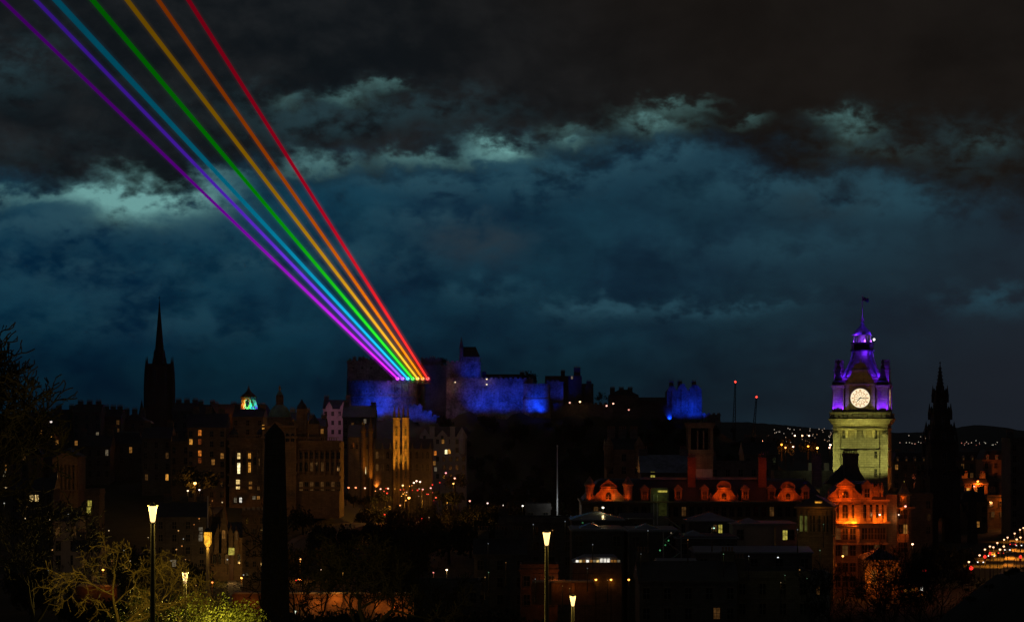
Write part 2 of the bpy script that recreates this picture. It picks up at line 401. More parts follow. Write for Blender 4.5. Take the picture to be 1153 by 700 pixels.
def building(label, px0, px1, pyt, Y, D=12, roof='gable', rh=3.5, m_=None, fl=3.5, bay=3.2, ww=1.1, wh=1.9, lit=(), chim=2, rot=0.0, name='tenement', cat='building',
             group=None, maxrows=6, rm=None, zb=None, win=True, ch=2.0, pots=4, marg=1.2, litrand=0.0, cornice=True, extra=None):
    m_ = m_ or STONE; rm = rm or SLATE
    x0, x1 = PX(px0, Y), PX(px1, Y); w = x1 - x0; xc = (x0+x1)/2
    zt = PZ(pyt, Y)
    if zb is None: zb = min(terrain(xc, Y), terrain(x0, Y), terrain(x1, Y), terrain(xc, Y+D)) - .5
    zb = min(zb, zt - 3)
    H = zt - zb
    t = thing(name, label, cat, (xc, Y, zb), rot, group)
    b = MB().box(-w/2, w/2, 0, D, 0, H)
    for zz in range(1, 6):
        z_ = H - zz * fl - .1
        if z_ < 3: break
        if zz % 2: b.box(-w/2-.08, w/2+.08, -.08, D+.08, z_-.12, z_+.08)
    obj('wall', b, m_, t)
    if cornice: obj('cornice', MB().box(-w/2-.3, w/2+.3, -.3, D+.3, H, H+.3).box(-w/2-.15, w/2+.15, -.15, D+.15, H-.35, H), m_, t)
    zr = H + (.3 if cornice else 0)
    if roof == 'flat':
        obj('parapet', MB().box(-w/2-.1, w/2+.1, -.1, .3, zr, zr+.9).box(-w/2-.1, w/2+.1, D-.3, D+.1, zr, zr+.9).box(-w/2-.1, -w/2+.3, .3, D-.3, zr, zr+.9).box(w/2-.3, w/2+.1, .3, D-.3, zr, zr+.9), m_, t)
        obj('roof', MB().box(-w/2+.3, w/2-.3, .3, D-.3, zr, zr+.15), rm, t); rh = .9
    elif roof == 'gable': obj('roof', MB().gable(-w/2, w/2, 0, D, zr, rh, 'x'), rm, t)
    elif roof == 'gablef':
        obj('roof', MB().gable(-w/2, w/2, .25, D, zr, rh, 'y'), rm, t)
        obj('gable', MB().prism([(-w/2, zr-.05), (w/2, zr-.05), (0, zr+rh+.4)], -.05, .4), m_, t)
    elif roof == 'hip': obj('roof', MB().hip(-w/2, w/2, 0, D, zr, rh), rm, t)
    elif roof == 'mansard':
        obj('roof', MB().rects(0, D/2, [(w/2+.1, D/2+.1, zr), (w/2-rh*.4, D/2-rh*.4, zr+rh), (max(w/2-rh*.4-2.5, .2), max(D/2-rh*.4-2.5, .2), zr+rh+.5)]), rm, t)
    for i in range(chim):
        fx = (-.5 + (i + .5) / chim) * w if chim > 2 else ((-w/2 + 1.0) if i == 0 else (w/2 - 1.0))
        yy = D/2 if roof in ('gable', 'gablef') else D*.4
        chimney(t, fx, yy, zr + (rh if roof != 'gable' else rh*.9) - .3, min(2.2, w*.3), .8, ch, pots)
    wins = []
    if win:
        n = max(1, int((w - 2*marg) / bay) + 1); step = (w - 2*marg) / max(1, n - 1) if n > 1 else 0
        rows = min(maxrows, int((H - 2.5) / fl))
        for r in range(rows):
            z = H - 1.0 - wh - r*fl
            for i in range(n):
                x = -w/2 + marg + i*step if n > 1 else 0
                wins.append([x, z, None])
        rng = random.Random(label)
        if litrand:
            for q in wins:
                if rng.random() < litrand*.6: q[2] = rng.choice(['dim', 'ember', 'dim', 'dimw'])
        for (lx, ly, k) in lit:
            X_, Z_ = PX(lx, Y) - xc, PZ(ly, Y) - zb - wh/2
            best = min((q for q in wins), key=lambda q: (q[0]-X_)**2 + (q[1]-Z_)**2)
            best[2] = k; best[0] = X_ if abs(X_) < w/2 - .7 else best[0]
            if abs(best[1] - Z_) < fl/2: best[1] = Z_
        for x, z, k in wins: add_win(t, x, 0, z, ww, wh, k)
    if extra: extra(t, w, H, D, zr, xc, zb)
    return t

def point(loc, c, p, r=.25, name='lamp_light'):
    l = bpy.data.lights.new(name, 'POINT'); l.color = c; l.energy = p; l.shadow_soft_size = r
    o = bpy.data.objects.new(name, l); COL.objects.link(o); o.location = loc
    return o
def spot(loc, tgt, c, p, ang=90, blend=.6, r=.3, name='floodlight'):
    l = bpy.data.lights.new(name, 'SPOT'); l.color = c; l.energy = p; l.shadow_soft_size = r; l.spot_size = R(ang); l.spot_blend = blend
    o = bpy.data.objects.new(name, l); COL.objects.link(o); o.location = loc
    d = Vector(tgt) - Vector(loc); o.rotation_euler = d.to_track_quat('-Z', 'Y').to_euler()
    return o
# ================================================================== setting: ground, hills, roads
def make_ground():
    xs = sorted(set([round(math.sinh(-5.2 + 10.4*i/150) / math.sinh(5.2) * 6000, 2) for i in range(151)] + list(range(-330, 331, 11))))
    ys = [-400, -200, -80] + list(range(-20, 140, 10)) + list(range(140, 760, 14)) + list(range(760, 1460, 18)) + [1500, 1600, 1750, 2000, 2400, 3000, 3800, 5000, 7000, 9000, 12000]
    b = MB(); nx = len(xs)
    b.v = [(x, y, terrain(x, y)) for y in ys for x in xs]
    for j in range(len(ys)-1):
        for i in range(nx-1):
            b.f.append([j*nx+i, j*nx+i+1, (j+1)*nx+i+1, (j+1)*nx+i]); b.mi.append(0)
    o = struct('ground', b, EARTH)
    for p in o.data.polygons: p.use_smooth = True
make_ground()
HILLM = mat('far_hill', (.05, .06, .05), .95, .4, .003)
def hills(name, pts, Y, D=1600):
    b = MB(); rng = random.Random(name)
    xs = []
    n = 160
    for i in range(n+1):
        px = pts[0][0] + (pts[-1][0]-pts[0][0])*i/n
        xs.append((px, lerp_list(px, pts) + rng.uniform(-.35, .35)))
    rows = 11; vs = []
    for j in range(rows):
        t = j/(rows-1); k = math.sin(PI*t)**.8 if 0 < t < 1 else 0
        for px, py in xs:
            top = PZ(py, Y)
            vs.append((PX(px, Y), Y + (t-.5)*D, 8 + max(0, top-8)*k))
    b.v = vs; nx = n+1
    for j in range(rows-1):
        for i in range(n): b.f.append([j*nx+i, j*nx+i+1, (j+1)*nx+i+1, (j+1)*nx+i]); b.mi.append(0)
    o = struct(name, b, HILLM)
    for p in o.data.polygons: p.use_smooth = True
hills('hills', [(760, 474), (840, 475), (880, 478), (940, 484), (1010, 487), (1055, 486), (1078, 482), (1097, 478.5), (1117, 479), (1132, 483), (1160, 485), (1260, 487)], 5600)
hills('hills', [(-300, 466), (-40, 467), (60, 470), (130, 473), (230, 477), (330, 480), (470, 486)], 4800)

def road(name, pts, w, m_=TARMAC, lift=.15, marks=True):
    """a street laid over the ground with two kerbed pavements and painted lane lines"""
    P_ = []
    for (a, b_) in zip(pts, pts[1:]):
        n = max(2, int((Vector(b_) - Vector(a)).length / 6))
        for i in range(n): P_.append(Vector(a).lerp(Vector(b_), i/n))
    P_.append(Vector(pts[-1]))
    def strip(o0, o1, dz, m2, nm):
        b = MB(); vs = []
        for i, p in enumerate(P_):
            d = (P_[min(i+1, len(P_)-1)] - P_[max(i-1, 0)]).normalized(); nrm = Vector((d.y, -d.x))
            zc = max(terrain((p + nrm*k).x, (p + nrm*k).y) for k in (-w, -w/2, 0, w/2, w))
            for off, zz in ((o0, -1.5), (o0, 0), (o1, 0), (o1, -1.5)):
                q = p + nrm*off; vs.append((q.x, q.y, zc + dz + zz))
        b.v = vs
        for i in range(len(P_)-1):
            for k in range(3): b.f.append([i*4+k, i*4+k+1, (i+1)*4+k+1, (i+1)*4+k]); b.mi.append(0)
        return struct(nm, b, m2)
    strip(-w/2, w/2, lift, m_, name)
    strip(w/2, w/2+2.5, lift+.13, PAVE, 'pavement'); strip(-w/2-2.5, -w/2, lift+.13, PAVE, 'pavement')
    if marks:
        b = MB()
        for i in range(0, len(P_)-1, 2):
            p, q = P_[i], P_[i].lerp(P_[i+1], .6)
            d = (q-p).normalized(); nrm = Vector((d.y, -d.x))*.09
            za = max(terrain((p + nrm*11*k).x, (p + nrm*11*k).y) for k in (-w, 0, w)); 
            z0 = max(terrain((p + Vector((d.y,-d.x))*k).x, (p + Vector((d.y,-d.x))*k).y) for k in (-w, -w/2, 0, w/2, w)) + lift + .012
            z1 = max(terrain((P_[i+1] + Vector((d.y,-d.x))*k).x, (P_[i+1] + Vector((d.y,-d.x))*k).y) for k in (-w, -w/2, 0, w/2, w)) + lift + .012
            z1 = z0 + (z1-z0)*.6
            b.add([(p.x-nrm.x, p.y-nrm.y, z0), (p.x+nrm.x, p.y+nrm.y, z0), (q.x+nrm.x, q.y+nrm.y, z1), (q.x-nrm.x, q.y-nrm.y, z1)], [(0,1,2,3)])
        struct('road_marking', b, WHITEP)
PAVE = mat('paving', (.13, .12, .11), .85, .2, .5)
road('street', [(119, 525), (128, 560), (160, 700), (215, 920)], 13)
road('street', [(-62, 560), (-75, 660), (-66, 760), (-44, 860), (-40, 930), (-50, 1010)], 8, marks=False)
road('street', [(-150, 640), (-112, 720), (-106, 800), (-120, 900)], 7, marks=False)

# ================================================================== the castle
CB = emi  # alias kept short
def castle_block(name, label, px0, px1, pyt, Y, D, roof=None, rh=4, m_=CASTLE, zb=None, cren=True, wins=(), cat='building', extra=None, rot=0.0):
    x0, x1 = PX(px0, Y), PX(px1, Y); xc = (x0+x1)/2; w = x1-x0; zt = PZ(pyt, Y)
    if zb is None: zb = min(terrain(x0, Y), terrain(x1, Y), terrain(xc, Y)) - 2
    H = zt - zb; t = thing(name, label, cat, (xc, Y, zb), rot)
    obj('wall', MB().rects(0, D/2, [(w/2+.5, D/2+.5, 0), (w/2, D/2, H)]), m_, t)
    if cren:
        b = MB(); b.box(-w/2-.3, w/2+.3, -.3, .5, H, H+.7); b.crenel(-w/2-.3, w/2+.3, -.3, .5, H+.7, 1.5, 1.1, .9)
        b.box(w/2-.5, w/2+.3, .5, D, H, H+.9); b.box(-w/2-.3, -w/2+.5, .5, D, H, H+.9)
        obj('battlement', b, m_, t)
    if roof == 'gable': obj('roof', MB().gable(-w/2, w/2, .6, D, H+.1, rh, 'x', .2), SLATE, t)
    if roof == 'gablef': obj('roof', MB().gable(-w/2, w/2, 0, D, H+.1, rh, 'y', .2), SLATE, t)
    if roof == 'hip': obj('roof', MB().hip(-w/2, w/2, .3, D, H+.1, rh), SLATE, t)
    for (px, py, ww, wh, k) in wins: add_win(t, PX(px, Y)-xc, -.02, PZ(py, Y)-zb-wh/2, ww, wh, k)
    if extra: extra(t, w, H, D, xc, zb)
    return t
CY = 1250.0
def pal_extra(t, w, H, D, xc, zb):
    for px in (397, 403.5): chimney(t, PX(px, CY)-xc, 5, H, 2.0, 1.2, 3.0, 4, CASTLE)
    x0, x1 = PX(410, CY)-xc, PX(426, CY)-xc
    obj('upper_storey', MB().box(x0, x1, 2, D-1, H-.5, H+2.2).crenel(x0, x1, 2, 2.8, H+2.2, 1.3, 1.0, .9), CASTLE, t)
    x0, x1 = PX(426, CY)-xc, PX(446, CY)-xc
    obj('upper_storey', MB().box(x0, x1, 3, D-1, H-.5, H+.8), CASTLE, t)
def pal_more(t, w, H, D, xc, zb):
    pal_extra(t, w, H, D, xc, zb)
    for px, h, r in ((392.5, 2.2, 1.1), (408, 3.4, 1.0), (427, 3.0, .9), (437, 2.6, 1.2), (466, 2.4, 1.0)):
        x = PX(px, CY)-xc; obj('turret', MB().lathe(x, 1.2, [(r*.8, H-3), (r, H-2), (r, H+h*.5), (r*1.15, H+h*.55), (.06, H+h+1.0)], 8), CASTLE, t)
    obj('roof', MB().gable(PX(428, CY)-xc, PX(445, CY)-xc, 4, D-2, H+.6, 2.6, 'x'), SLATE, t)
castle_block('palace', 'tall dark castle palace with stepped skyline behind the curved blue lit battery', 391, 470, 409, CY+9, 18, None, m_=CASTLE, extra=pal_more,
    wins=[(x, y, 1.0, 1.7, None) for x in (398, 408, 418, 430, 442, 455) for y in (415, 422)])
tz = PZ(409, CY+9)
t = thing('turret', 'slim octagonal flag turret with a cap rising above the castle palace', 'turret', (PX(452, CY+14), CY+14, tz-3))
obj('wall', MB().frus(0, 0, 0, 8.0, 1.5, 1.4, 8), CASTLED, t); obj('battlement', MB().frus(0, 0, 8.0, 9.3, 1.9, 1.9, 8), CASTLED, t)
obj('cap', MB().lathe(0, 0, [(1.4, 9.3), (1.2, 10.3), (.5, 11.2), (.15, 12.2), (.05, 13)], 8), COPPER, t)
# half moon battery: a wide round wall
def battery(label, pxc, Y, rad, pyt, pyb, name='battery'):
    xc = PX(pxc, Y); zb = PZ(pyb, Y) - 9; H = PZ(pyt, Y) - zb
    t = thing(name, label, 'fortification', (xc, Y, zb))
    n = 40; arc = [PI + PI*i/n for i in range(n+1)]
    def ring(r, z): return [(r*math.cos(a), r*math.sin(a), z) for a in arc] + [(r, 3.0, z), (-r, 3.0, z)]
    obj('wall', MB().loft([ring(rad+1.0, 0), ring(rad+.2, H*.62), ring(rad, H)]), CASTLE, t)
    obj('string_course', MB().loft([ring(rad+.75, H*.60), ring(rad+.55, H*.66)]), CASTLE, t)
    b = MB()
    for i in range(0, n, 2):
        a0, a1 = arc[i], arc[i]+PI/n*1.35
        b.prism([(rad*math.cos(a0), rad*math.sin(a0)), (rad*math.cos(a1), rad*math.sin(a1)), ((rad-1)*math.cos(a1), (rad-1)*math.sin(a1)), ((rad-1)*math.cos(a0), (rad-1)*math.sin(a0))], H, H+1.1, 'z')
    obj('battlement', b, CASTLE, t)
    rp = random.Random(label)
    for i in range(5 if rad > 12 else 2):
        a = PI*(1.25 + .5*i/4)
        add_win(t, (rad+.12)*math.cos(a), (rad+.12)*math.sin(a), H*.75, .6, .8, None, rot=a+PI/2)
    return t
battery('broad curved castle battery wall floodlit deep blue under the row of lasers', 431, CY, 19.5, 431, 455)
battery('round bastion of the castle lit bright blue beside the long blue rampart', 604, CY-12, 7.2, 434, 458, 'bastion')
def gate_extra(t, w, H, D, xc, zb):
    obj('gatehouse_top', MB().box(-w/2+1, w/2-3, 2, D-2, H, H+4.5).crenel(-w/2+1, w/2-3, 2, 2.8, H+4.5, 1.2, 1, .8), CASTLED, t)
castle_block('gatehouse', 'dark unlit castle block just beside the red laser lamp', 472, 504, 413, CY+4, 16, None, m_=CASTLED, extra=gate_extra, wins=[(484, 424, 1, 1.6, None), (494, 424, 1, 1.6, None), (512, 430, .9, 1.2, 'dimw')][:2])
def mem_extra(t, w, H, D, xc, zb):
    Y = CY+2
    x0, x1 = PX(517, Y)-xc, PX(540, Y)-xc
    obj('hall', MB().box(x0, x1, .6, D-1, H-1, H+3.6), CASTLE, t)
    obj('hall_roof', MB().rects((x0+x1)/2, D/2, [((x1-x0)/2+.2, D/2-.5, H+3.6), ((x1-x0)/2-2.2, .4, H+9.2)]), SLATE, t)
    xs = PX(519.5, Y)-xc
    obj('spirelet', MB().box(xs-1.0, xs+1.0, .2, 2.2, H-1, H+8).frus(xs, 1.2, H+8, H+14.5, 1.3, .05, 8), CASTLED, t)
    for i in range(5):
        x = x0 + 1.2 + i*(x1-x0-2.4)/4
        obj('buttress', MB().rects(x, .1, [(.4, .9, 0), (.4, .7, H), (.3, .3, H+2.8)]), CASTLE, t)
    for i in range(4):
        add_win(t, x0 + 1.2 + (i+.5)*(x1-x0-2.4)/4, .58, H-3.5, .9, 4.0, None, True)
castle_block('memorial_hall', 'gabled castle memorial hall with spirelet and blue lit buttresses', 503, 541, 409, CY+2, 14, None, m_=CASTLE, extra=mem_extra, cren=True)
castle_block('rampart', 'long straight castle rampart washed in blue floodlight', 503, 600, 428, CY-14, 8, None, wins=[(x, 437, .6, .7, None) for x in range(512, 596, 14)], cat='fortification')
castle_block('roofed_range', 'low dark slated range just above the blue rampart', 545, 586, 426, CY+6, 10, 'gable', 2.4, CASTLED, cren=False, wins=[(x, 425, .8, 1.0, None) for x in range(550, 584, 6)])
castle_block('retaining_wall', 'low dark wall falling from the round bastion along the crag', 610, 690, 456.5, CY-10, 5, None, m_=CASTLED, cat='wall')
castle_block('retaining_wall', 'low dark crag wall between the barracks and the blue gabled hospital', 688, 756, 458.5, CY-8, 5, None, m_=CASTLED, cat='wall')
def gov_extra(t, w, H, D, xc, zb):
    Y = CY+4
    chimney(t, PX(634, Y)-xc, 4, H, 2.2, 1.3, 2.5, 4, CASTLED); chimney(t, PX(650, Y)-xc, 4, H, 3.6, 1.6, 4.2, 6, CASTLED)
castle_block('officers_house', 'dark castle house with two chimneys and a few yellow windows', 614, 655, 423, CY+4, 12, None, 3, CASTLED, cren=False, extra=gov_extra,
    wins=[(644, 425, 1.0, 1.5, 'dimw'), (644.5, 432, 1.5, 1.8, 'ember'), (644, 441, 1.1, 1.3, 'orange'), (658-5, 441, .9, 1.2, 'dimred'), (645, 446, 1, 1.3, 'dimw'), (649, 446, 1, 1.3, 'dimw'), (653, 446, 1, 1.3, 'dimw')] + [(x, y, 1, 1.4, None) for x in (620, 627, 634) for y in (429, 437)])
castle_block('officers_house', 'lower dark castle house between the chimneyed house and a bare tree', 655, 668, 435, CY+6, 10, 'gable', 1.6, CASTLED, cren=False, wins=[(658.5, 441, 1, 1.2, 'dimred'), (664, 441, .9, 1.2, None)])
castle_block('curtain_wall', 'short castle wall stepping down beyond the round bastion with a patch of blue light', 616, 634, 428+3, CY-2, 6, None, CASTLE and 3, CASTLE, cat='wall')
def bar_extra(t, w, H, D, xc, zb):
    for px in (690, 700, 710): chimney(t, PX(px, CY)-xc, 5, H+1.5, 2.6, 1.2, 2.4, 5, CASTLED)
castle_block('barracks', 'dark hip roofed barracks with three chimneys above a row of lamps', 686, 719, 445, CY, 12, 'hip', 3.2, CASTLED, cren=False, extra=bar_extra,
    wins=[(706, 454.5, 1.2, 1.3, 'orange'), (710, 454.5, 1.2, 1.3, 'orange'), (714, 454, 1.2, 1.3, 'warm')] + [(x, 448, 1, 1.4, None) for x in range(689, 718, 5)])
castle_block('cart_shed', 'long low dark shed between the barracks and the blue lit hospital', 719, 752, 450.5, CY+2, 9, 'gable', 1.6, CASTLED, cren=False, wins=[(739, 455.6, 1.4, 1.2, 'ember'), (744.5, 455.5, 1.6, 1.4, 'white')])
def hos_extra(t, w, H, D, xc, zb):
    Y = CY
    for (a, b_, hh) in ((751, 762, 2.6), (762.5, 774, 3.8), (775, 790, 3.2)):
        x0, x1 = PX(a, Y)-xc, PX(b_, Y)-xc; n = 4; po = [(x0, H-.1)]
        for i in range(n): po += [(x0 + (x1-x0)*.36*i/n, H+hh*(i+1)/n), (x0 + (x1-x0)*.36*(i+1)/n, H+hh*(i+1)/n)]
        po2 = [(x0+x1-q[0], q[1]) for q in po[::-1]]
        obj('crow_stepped_gable', MB().prism(po + po2, -.6, 0), CASTLE, t)
        obj('roof', MB().gable(x0+.3, x1-.3, .05, D, H, hh*.85, 'y', 0), SLATE, t)
    for px in (756, 765.5, 781.5): chimney(t, PX(px, Y)-xc, 1.0, H+2.0, 2.4, 1.2, 3.0, 3, CASTLE)
    for px in (757, 768, 776, 783.5): obj('buttress', MB().rects(PX(px, Y)-xc, -.5, [(.5, .8, 0), (.4, .5, H)]), CASTLE, t)
castle_block('hospital', 'tall gabled castle hospital lit vivid blue at the end of the crag', 751, 790, 440, CY, 14, None, m_=CASTLE, cren=False, extra=hos_extra,
    wins=[(x, y, .9, 1.6, None) for x in (754, 760, 765, 771, 779.5, 787) for y in (447.5, 454, 460)])
castle_block('outwork', 'low blue lit wall end stepping down past the castle hospital', 792, 811, 468, CY-3, 7, None, m_=CASTLE, cat='fortification')
for (a, b_, y, lab) in ((455, 475, 458, 'upper blue lit wall of the terrace beneath the curved battery'), (472, 486, 465, 'middle blue lit wall of the terrace beneath the curved battery'), (483, 494, 470, 'lowest blue lit wall of the terrace beneath the curved battery')):
    castle_block('terrace_wall', lab, a, b_, y, CY-40, 4, None, m_=CASTLE, zb=PZ(y+17, CY-40), cat='wall')
for (px, py, h, w, lab) in ((487, 409, 3.2, 1.6, 'short dark chimney block rising behind the gatehouse'), (545, 424, 2.6, 1.2, 'short stone chimney block at the near end of the roofed range'), (588, 424, 2.4, 1.2, 'short stone chimney block beside the domed tree'), (663, 434, 2.4, 1.3, 'short stone chimney block beside the bare crag tree')):
    t = thing('chimney_block', lab, 'chimney', (PX(px, CY+7), CY+7, PZ(py+6, CY+7)))
    obj('stack', MB().box(-w, w, -.6, .6, 0, h+2.5).box(-w-.2, w+.2, -.8, .8, h+2.5, h+2.9), CASTLED, t)
    for i in range(3): link('chimney_pot', POTM, t, (-w*.6+i*w*.6, 0, h+2.9))
# blue floodlights
BL = (.004, .05, 1.0)
def blue(px, py, Y, tpx, tpy, tY, p, ang=110): spot(P(px, py, Y), P(tpx, tpy, tY), BL, p, ang, .9, .4)
for px, p in ((405, .5), (425, 1.1), (447, .7)):
    blue(px, 464, CY-31, px+1, 443, CY-10, 12500*p, 84)
for px in (400, 425, 450): blue(px, 432, CY-6, px, 415, CY+9, 1500)
for px, p in ((537, 1.3), (549, .7), (566, 1.4), (586, .5), (597, 1.3), (609, 1.8)): blue(px, 464, CY-26, px+1, 446, CY-14, 6800*p, 84)
for px in (526, 532, 538): blue(px, 427, CY-8, px, 412, CY+2, 1900, 80)
for px, p in ((754, 1.1), (766, .9), (778, 1.1), (787, 1.1)): blue(px, 472, CY-9, px, 450, CY, 4200*p, 100)
blue(800, 486, CY-11, 801, 472, CY-3, 1200)
blue(627, 444, CY-10, 626, 435, CY-2, 900)
for px, p in ((462, 1.0), (478, .9), (488, .9)): blue(px, 467, CY-47, px+1, 462, CY-40, 1500*p, 110)
# warm lamps on the crag
LAMPN = [0]
def bulb_lamp(px, py, Y, c, s, pw, r, label, group=None, post=None, name='street_lamp', cat='lamp', arm=0.0, power_off=(0, -.3, -.5)):
    p = P(px, py, Y); zt = terrain(p.x, p.y); h = p.z - zt
    if post: h = post if h < 1 else min(h, post) if post else h
    h = max(h, 1.5)
    t = thing(name, label, cat, (p.x, p.y, p.z-h), 0, group)
    obj('post', MB().lathe(0, 0, [(.12, 0), (.10, .8), (.07, 1.0), (.05, h-r)], 8), IRON, t)
    b = MB().lathe(0, 0, [(r*.25, h-r), (r*.95, h-r*.45), (r, h), (r*.7, h+r*.7), (r*.2, h+r)], 10)
    obj('lantern', b, emi('bulb_%s_%.2f' % ('_'.join('%.2f' % x for x in c), s), c, s), t)
    obj('cap', MB().lathe(0, 0, [(r*.9, h+r*.55), (r*.5, h+r*1.1), (.02, h+r*1.5)], 8), IRON, t)
    if pw: point((p.x+power_off[0], p.y-r-.5, p.z+power_off[2]), (c[0], c[1]*.75, c[2]*.35), pw, .2)
    return t
SOD = (1, .36, .05); WRM = (1, .62, .25); WHT = (1, .86, .68)
for (px, py, c, s, pw, lab) in ((641.5, 453, (1, .5, .35), 1.6, 0, 'small pinkish lamp at the foot of the castle house wall'), (653, 452, WRM, 5, 120, 'bright yellow lamp below the chimneyed castle house'),
        (683, 456.5, (1, .45, .35), 2.2, 0, 'pink lamp on the crag below the bare tree'), (690.5, 454, (1, .5, .35), 2.2, 0, 'pink lamp at the corner of the barracks'),
        (708, 461, (1, .4, .3), 1.2, 0, 'dim lamp below the barracks windows'), (512.5, 430, (1, .7, .4), 1.0, 100, 'tiny lamp on the dark wall near the red laser'), (548, 426.5, (1, .75, .45), 1.2, 100, 'upper of two tiny lamps above the blue rampart'), (548, 432.5, (1, .8, .5), 1.2, 0, 'lower of two tiny lamps above the blue rampart')):
    bulb_lamp(px, py, CY-17, c, s, pw, .48, lab, 'lamps about the castle', post=3)

# ================================================================== lasers
LC = [('violet', (.22, .0, .50), (.70, .02, 1.0)), ('indigo', (.16, .03, .95), (.34, .07, 1.2)), ('cyan', (.0, .28, .46), (.01, .55, .95)), ('green', (.0, .42, .0), (.03, .95, .03)),
      ('amber', (.62, .30, .0), (1.0, .50, .03)), ('orange', (.75, .12, .0), (1.0, .25, .005)), ('red', (.75, .0, .03), (1.0, .03, .02))]
TOPX = [2, 40, 63, 104, 143, 178, 212]; WID = [4.4, 4.6, 8.0, 6.2, 5.8, 5.0, 5.2]
SRCX = [447.6, 453.2, 459, 464.6, 470.1, 475.8, 481.4]
LY = CY - 22
def beam_mat(name, c0, c1, L, bright, axis):
    m_ = bpy.data.materials.new('laser_light_' + name); m_.use_nodes = True
    t = m_.node_tree; t.nodes.clear(); q = NG(t)
    tcn = q.n('ShaderNodeTexCoord'); s = q.n('ShaderNodeSeparateXYZ'); t.links.new(tcn.outputs['Object'], s.inputs[0])
    f = q.m('DIVIDE', s.outputs[2], L)            # 0 at the lamp, 1 at the far end: the beam loses strength along its path
    cc = q.mix(q.smooth(f, .0, .75), c1 + (1,), c0 + (1,))
    st = q.m('MULTIPLY', q.curve(f, [(0, 1.6), (.1, 1.4), (.33, .95), (.5, .62), (.72, .30), (1, .17)], 0, 1, 0, 2), bright)
    # strength across the beam: brightest through its axis, fading to the rim (|N.V| divided by the slant of the beam to the eye)
    gm = q.n('ShaderNodeNewGeometry')
    cr = q.n('ShaderNodeVectorMath', operation='CROSS_PRODUCT'); t.links.new(gm.outputs['Incoming'], cr.inputs[0]); cr.inputs[1].default_value = axis
    ln = q.n('ShaderNodeVectorMath', operation='LENGTH'); t.links.new(cr.outputs[0], ln.inputs[0])
    dt = q.n('ShaderNodeVectorMath', operation='DOT_PRODUCT'); t.links.new(gm.outputs['Incoming'], dt.inputs[0]); t.links.new(gm.outputs['Normal'], dt.inputs[1])
    cs = q.m('DIVIDE', q.m('ABSOLUTE', dt.outputs['Value']), q.m('MAXIMUM', ln.outputs['Value'], .01))
    soft = q.m('MINIMUM', q.mul(q.m('POWER', cs, 1.5), 1.1), 1.0)
    nz = q.noise(tcn.outputs['Object'], .035, 4, .6)
    e = q.n('ShaderNodeEmission'); t.links.new(cc, e.inputs[0]); t.links.new(q.mul(st, q.mad(nz, .6, .7)), e.inputs[1])
    tr = q.n('ShaderNodeBsdfTransparent'); ad = q.n('ShaderNodeMixShader')
    t.links.new(soft, ad.inputs[0]); t.links.new(tr.outputs[0], ad.inputs[1]); t.links.new(e.outputs[0], ad.inputs[2])
    o = q.n('ShaderNodeOutputMaterial'); t.links.new(ad.outputs[0], o.inputs[0])
    m_.cycles.emission_sampling = 'NONE'
    return m_
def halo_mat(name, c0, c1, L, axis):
    # glowing sheath round each beam, put in for light the damp air scatters
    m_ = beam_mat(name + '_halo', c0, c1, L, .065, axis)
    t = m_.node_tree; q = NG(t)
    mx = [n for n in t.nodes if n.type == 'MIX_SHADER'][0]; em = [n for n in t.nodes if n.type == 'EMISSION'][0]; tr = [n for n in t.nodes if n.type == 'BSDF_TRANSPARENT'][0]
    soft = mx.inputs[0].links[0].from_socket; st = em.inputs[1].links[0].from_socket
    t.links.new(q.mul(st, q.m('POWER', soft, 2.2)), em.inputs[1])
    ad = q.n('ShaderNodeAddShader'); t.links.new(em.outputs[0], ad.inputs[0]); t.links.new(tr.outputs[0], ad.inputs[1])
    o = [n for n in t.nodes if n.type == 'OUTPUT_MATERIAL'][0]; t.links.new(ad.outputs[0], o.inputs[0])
    return m_
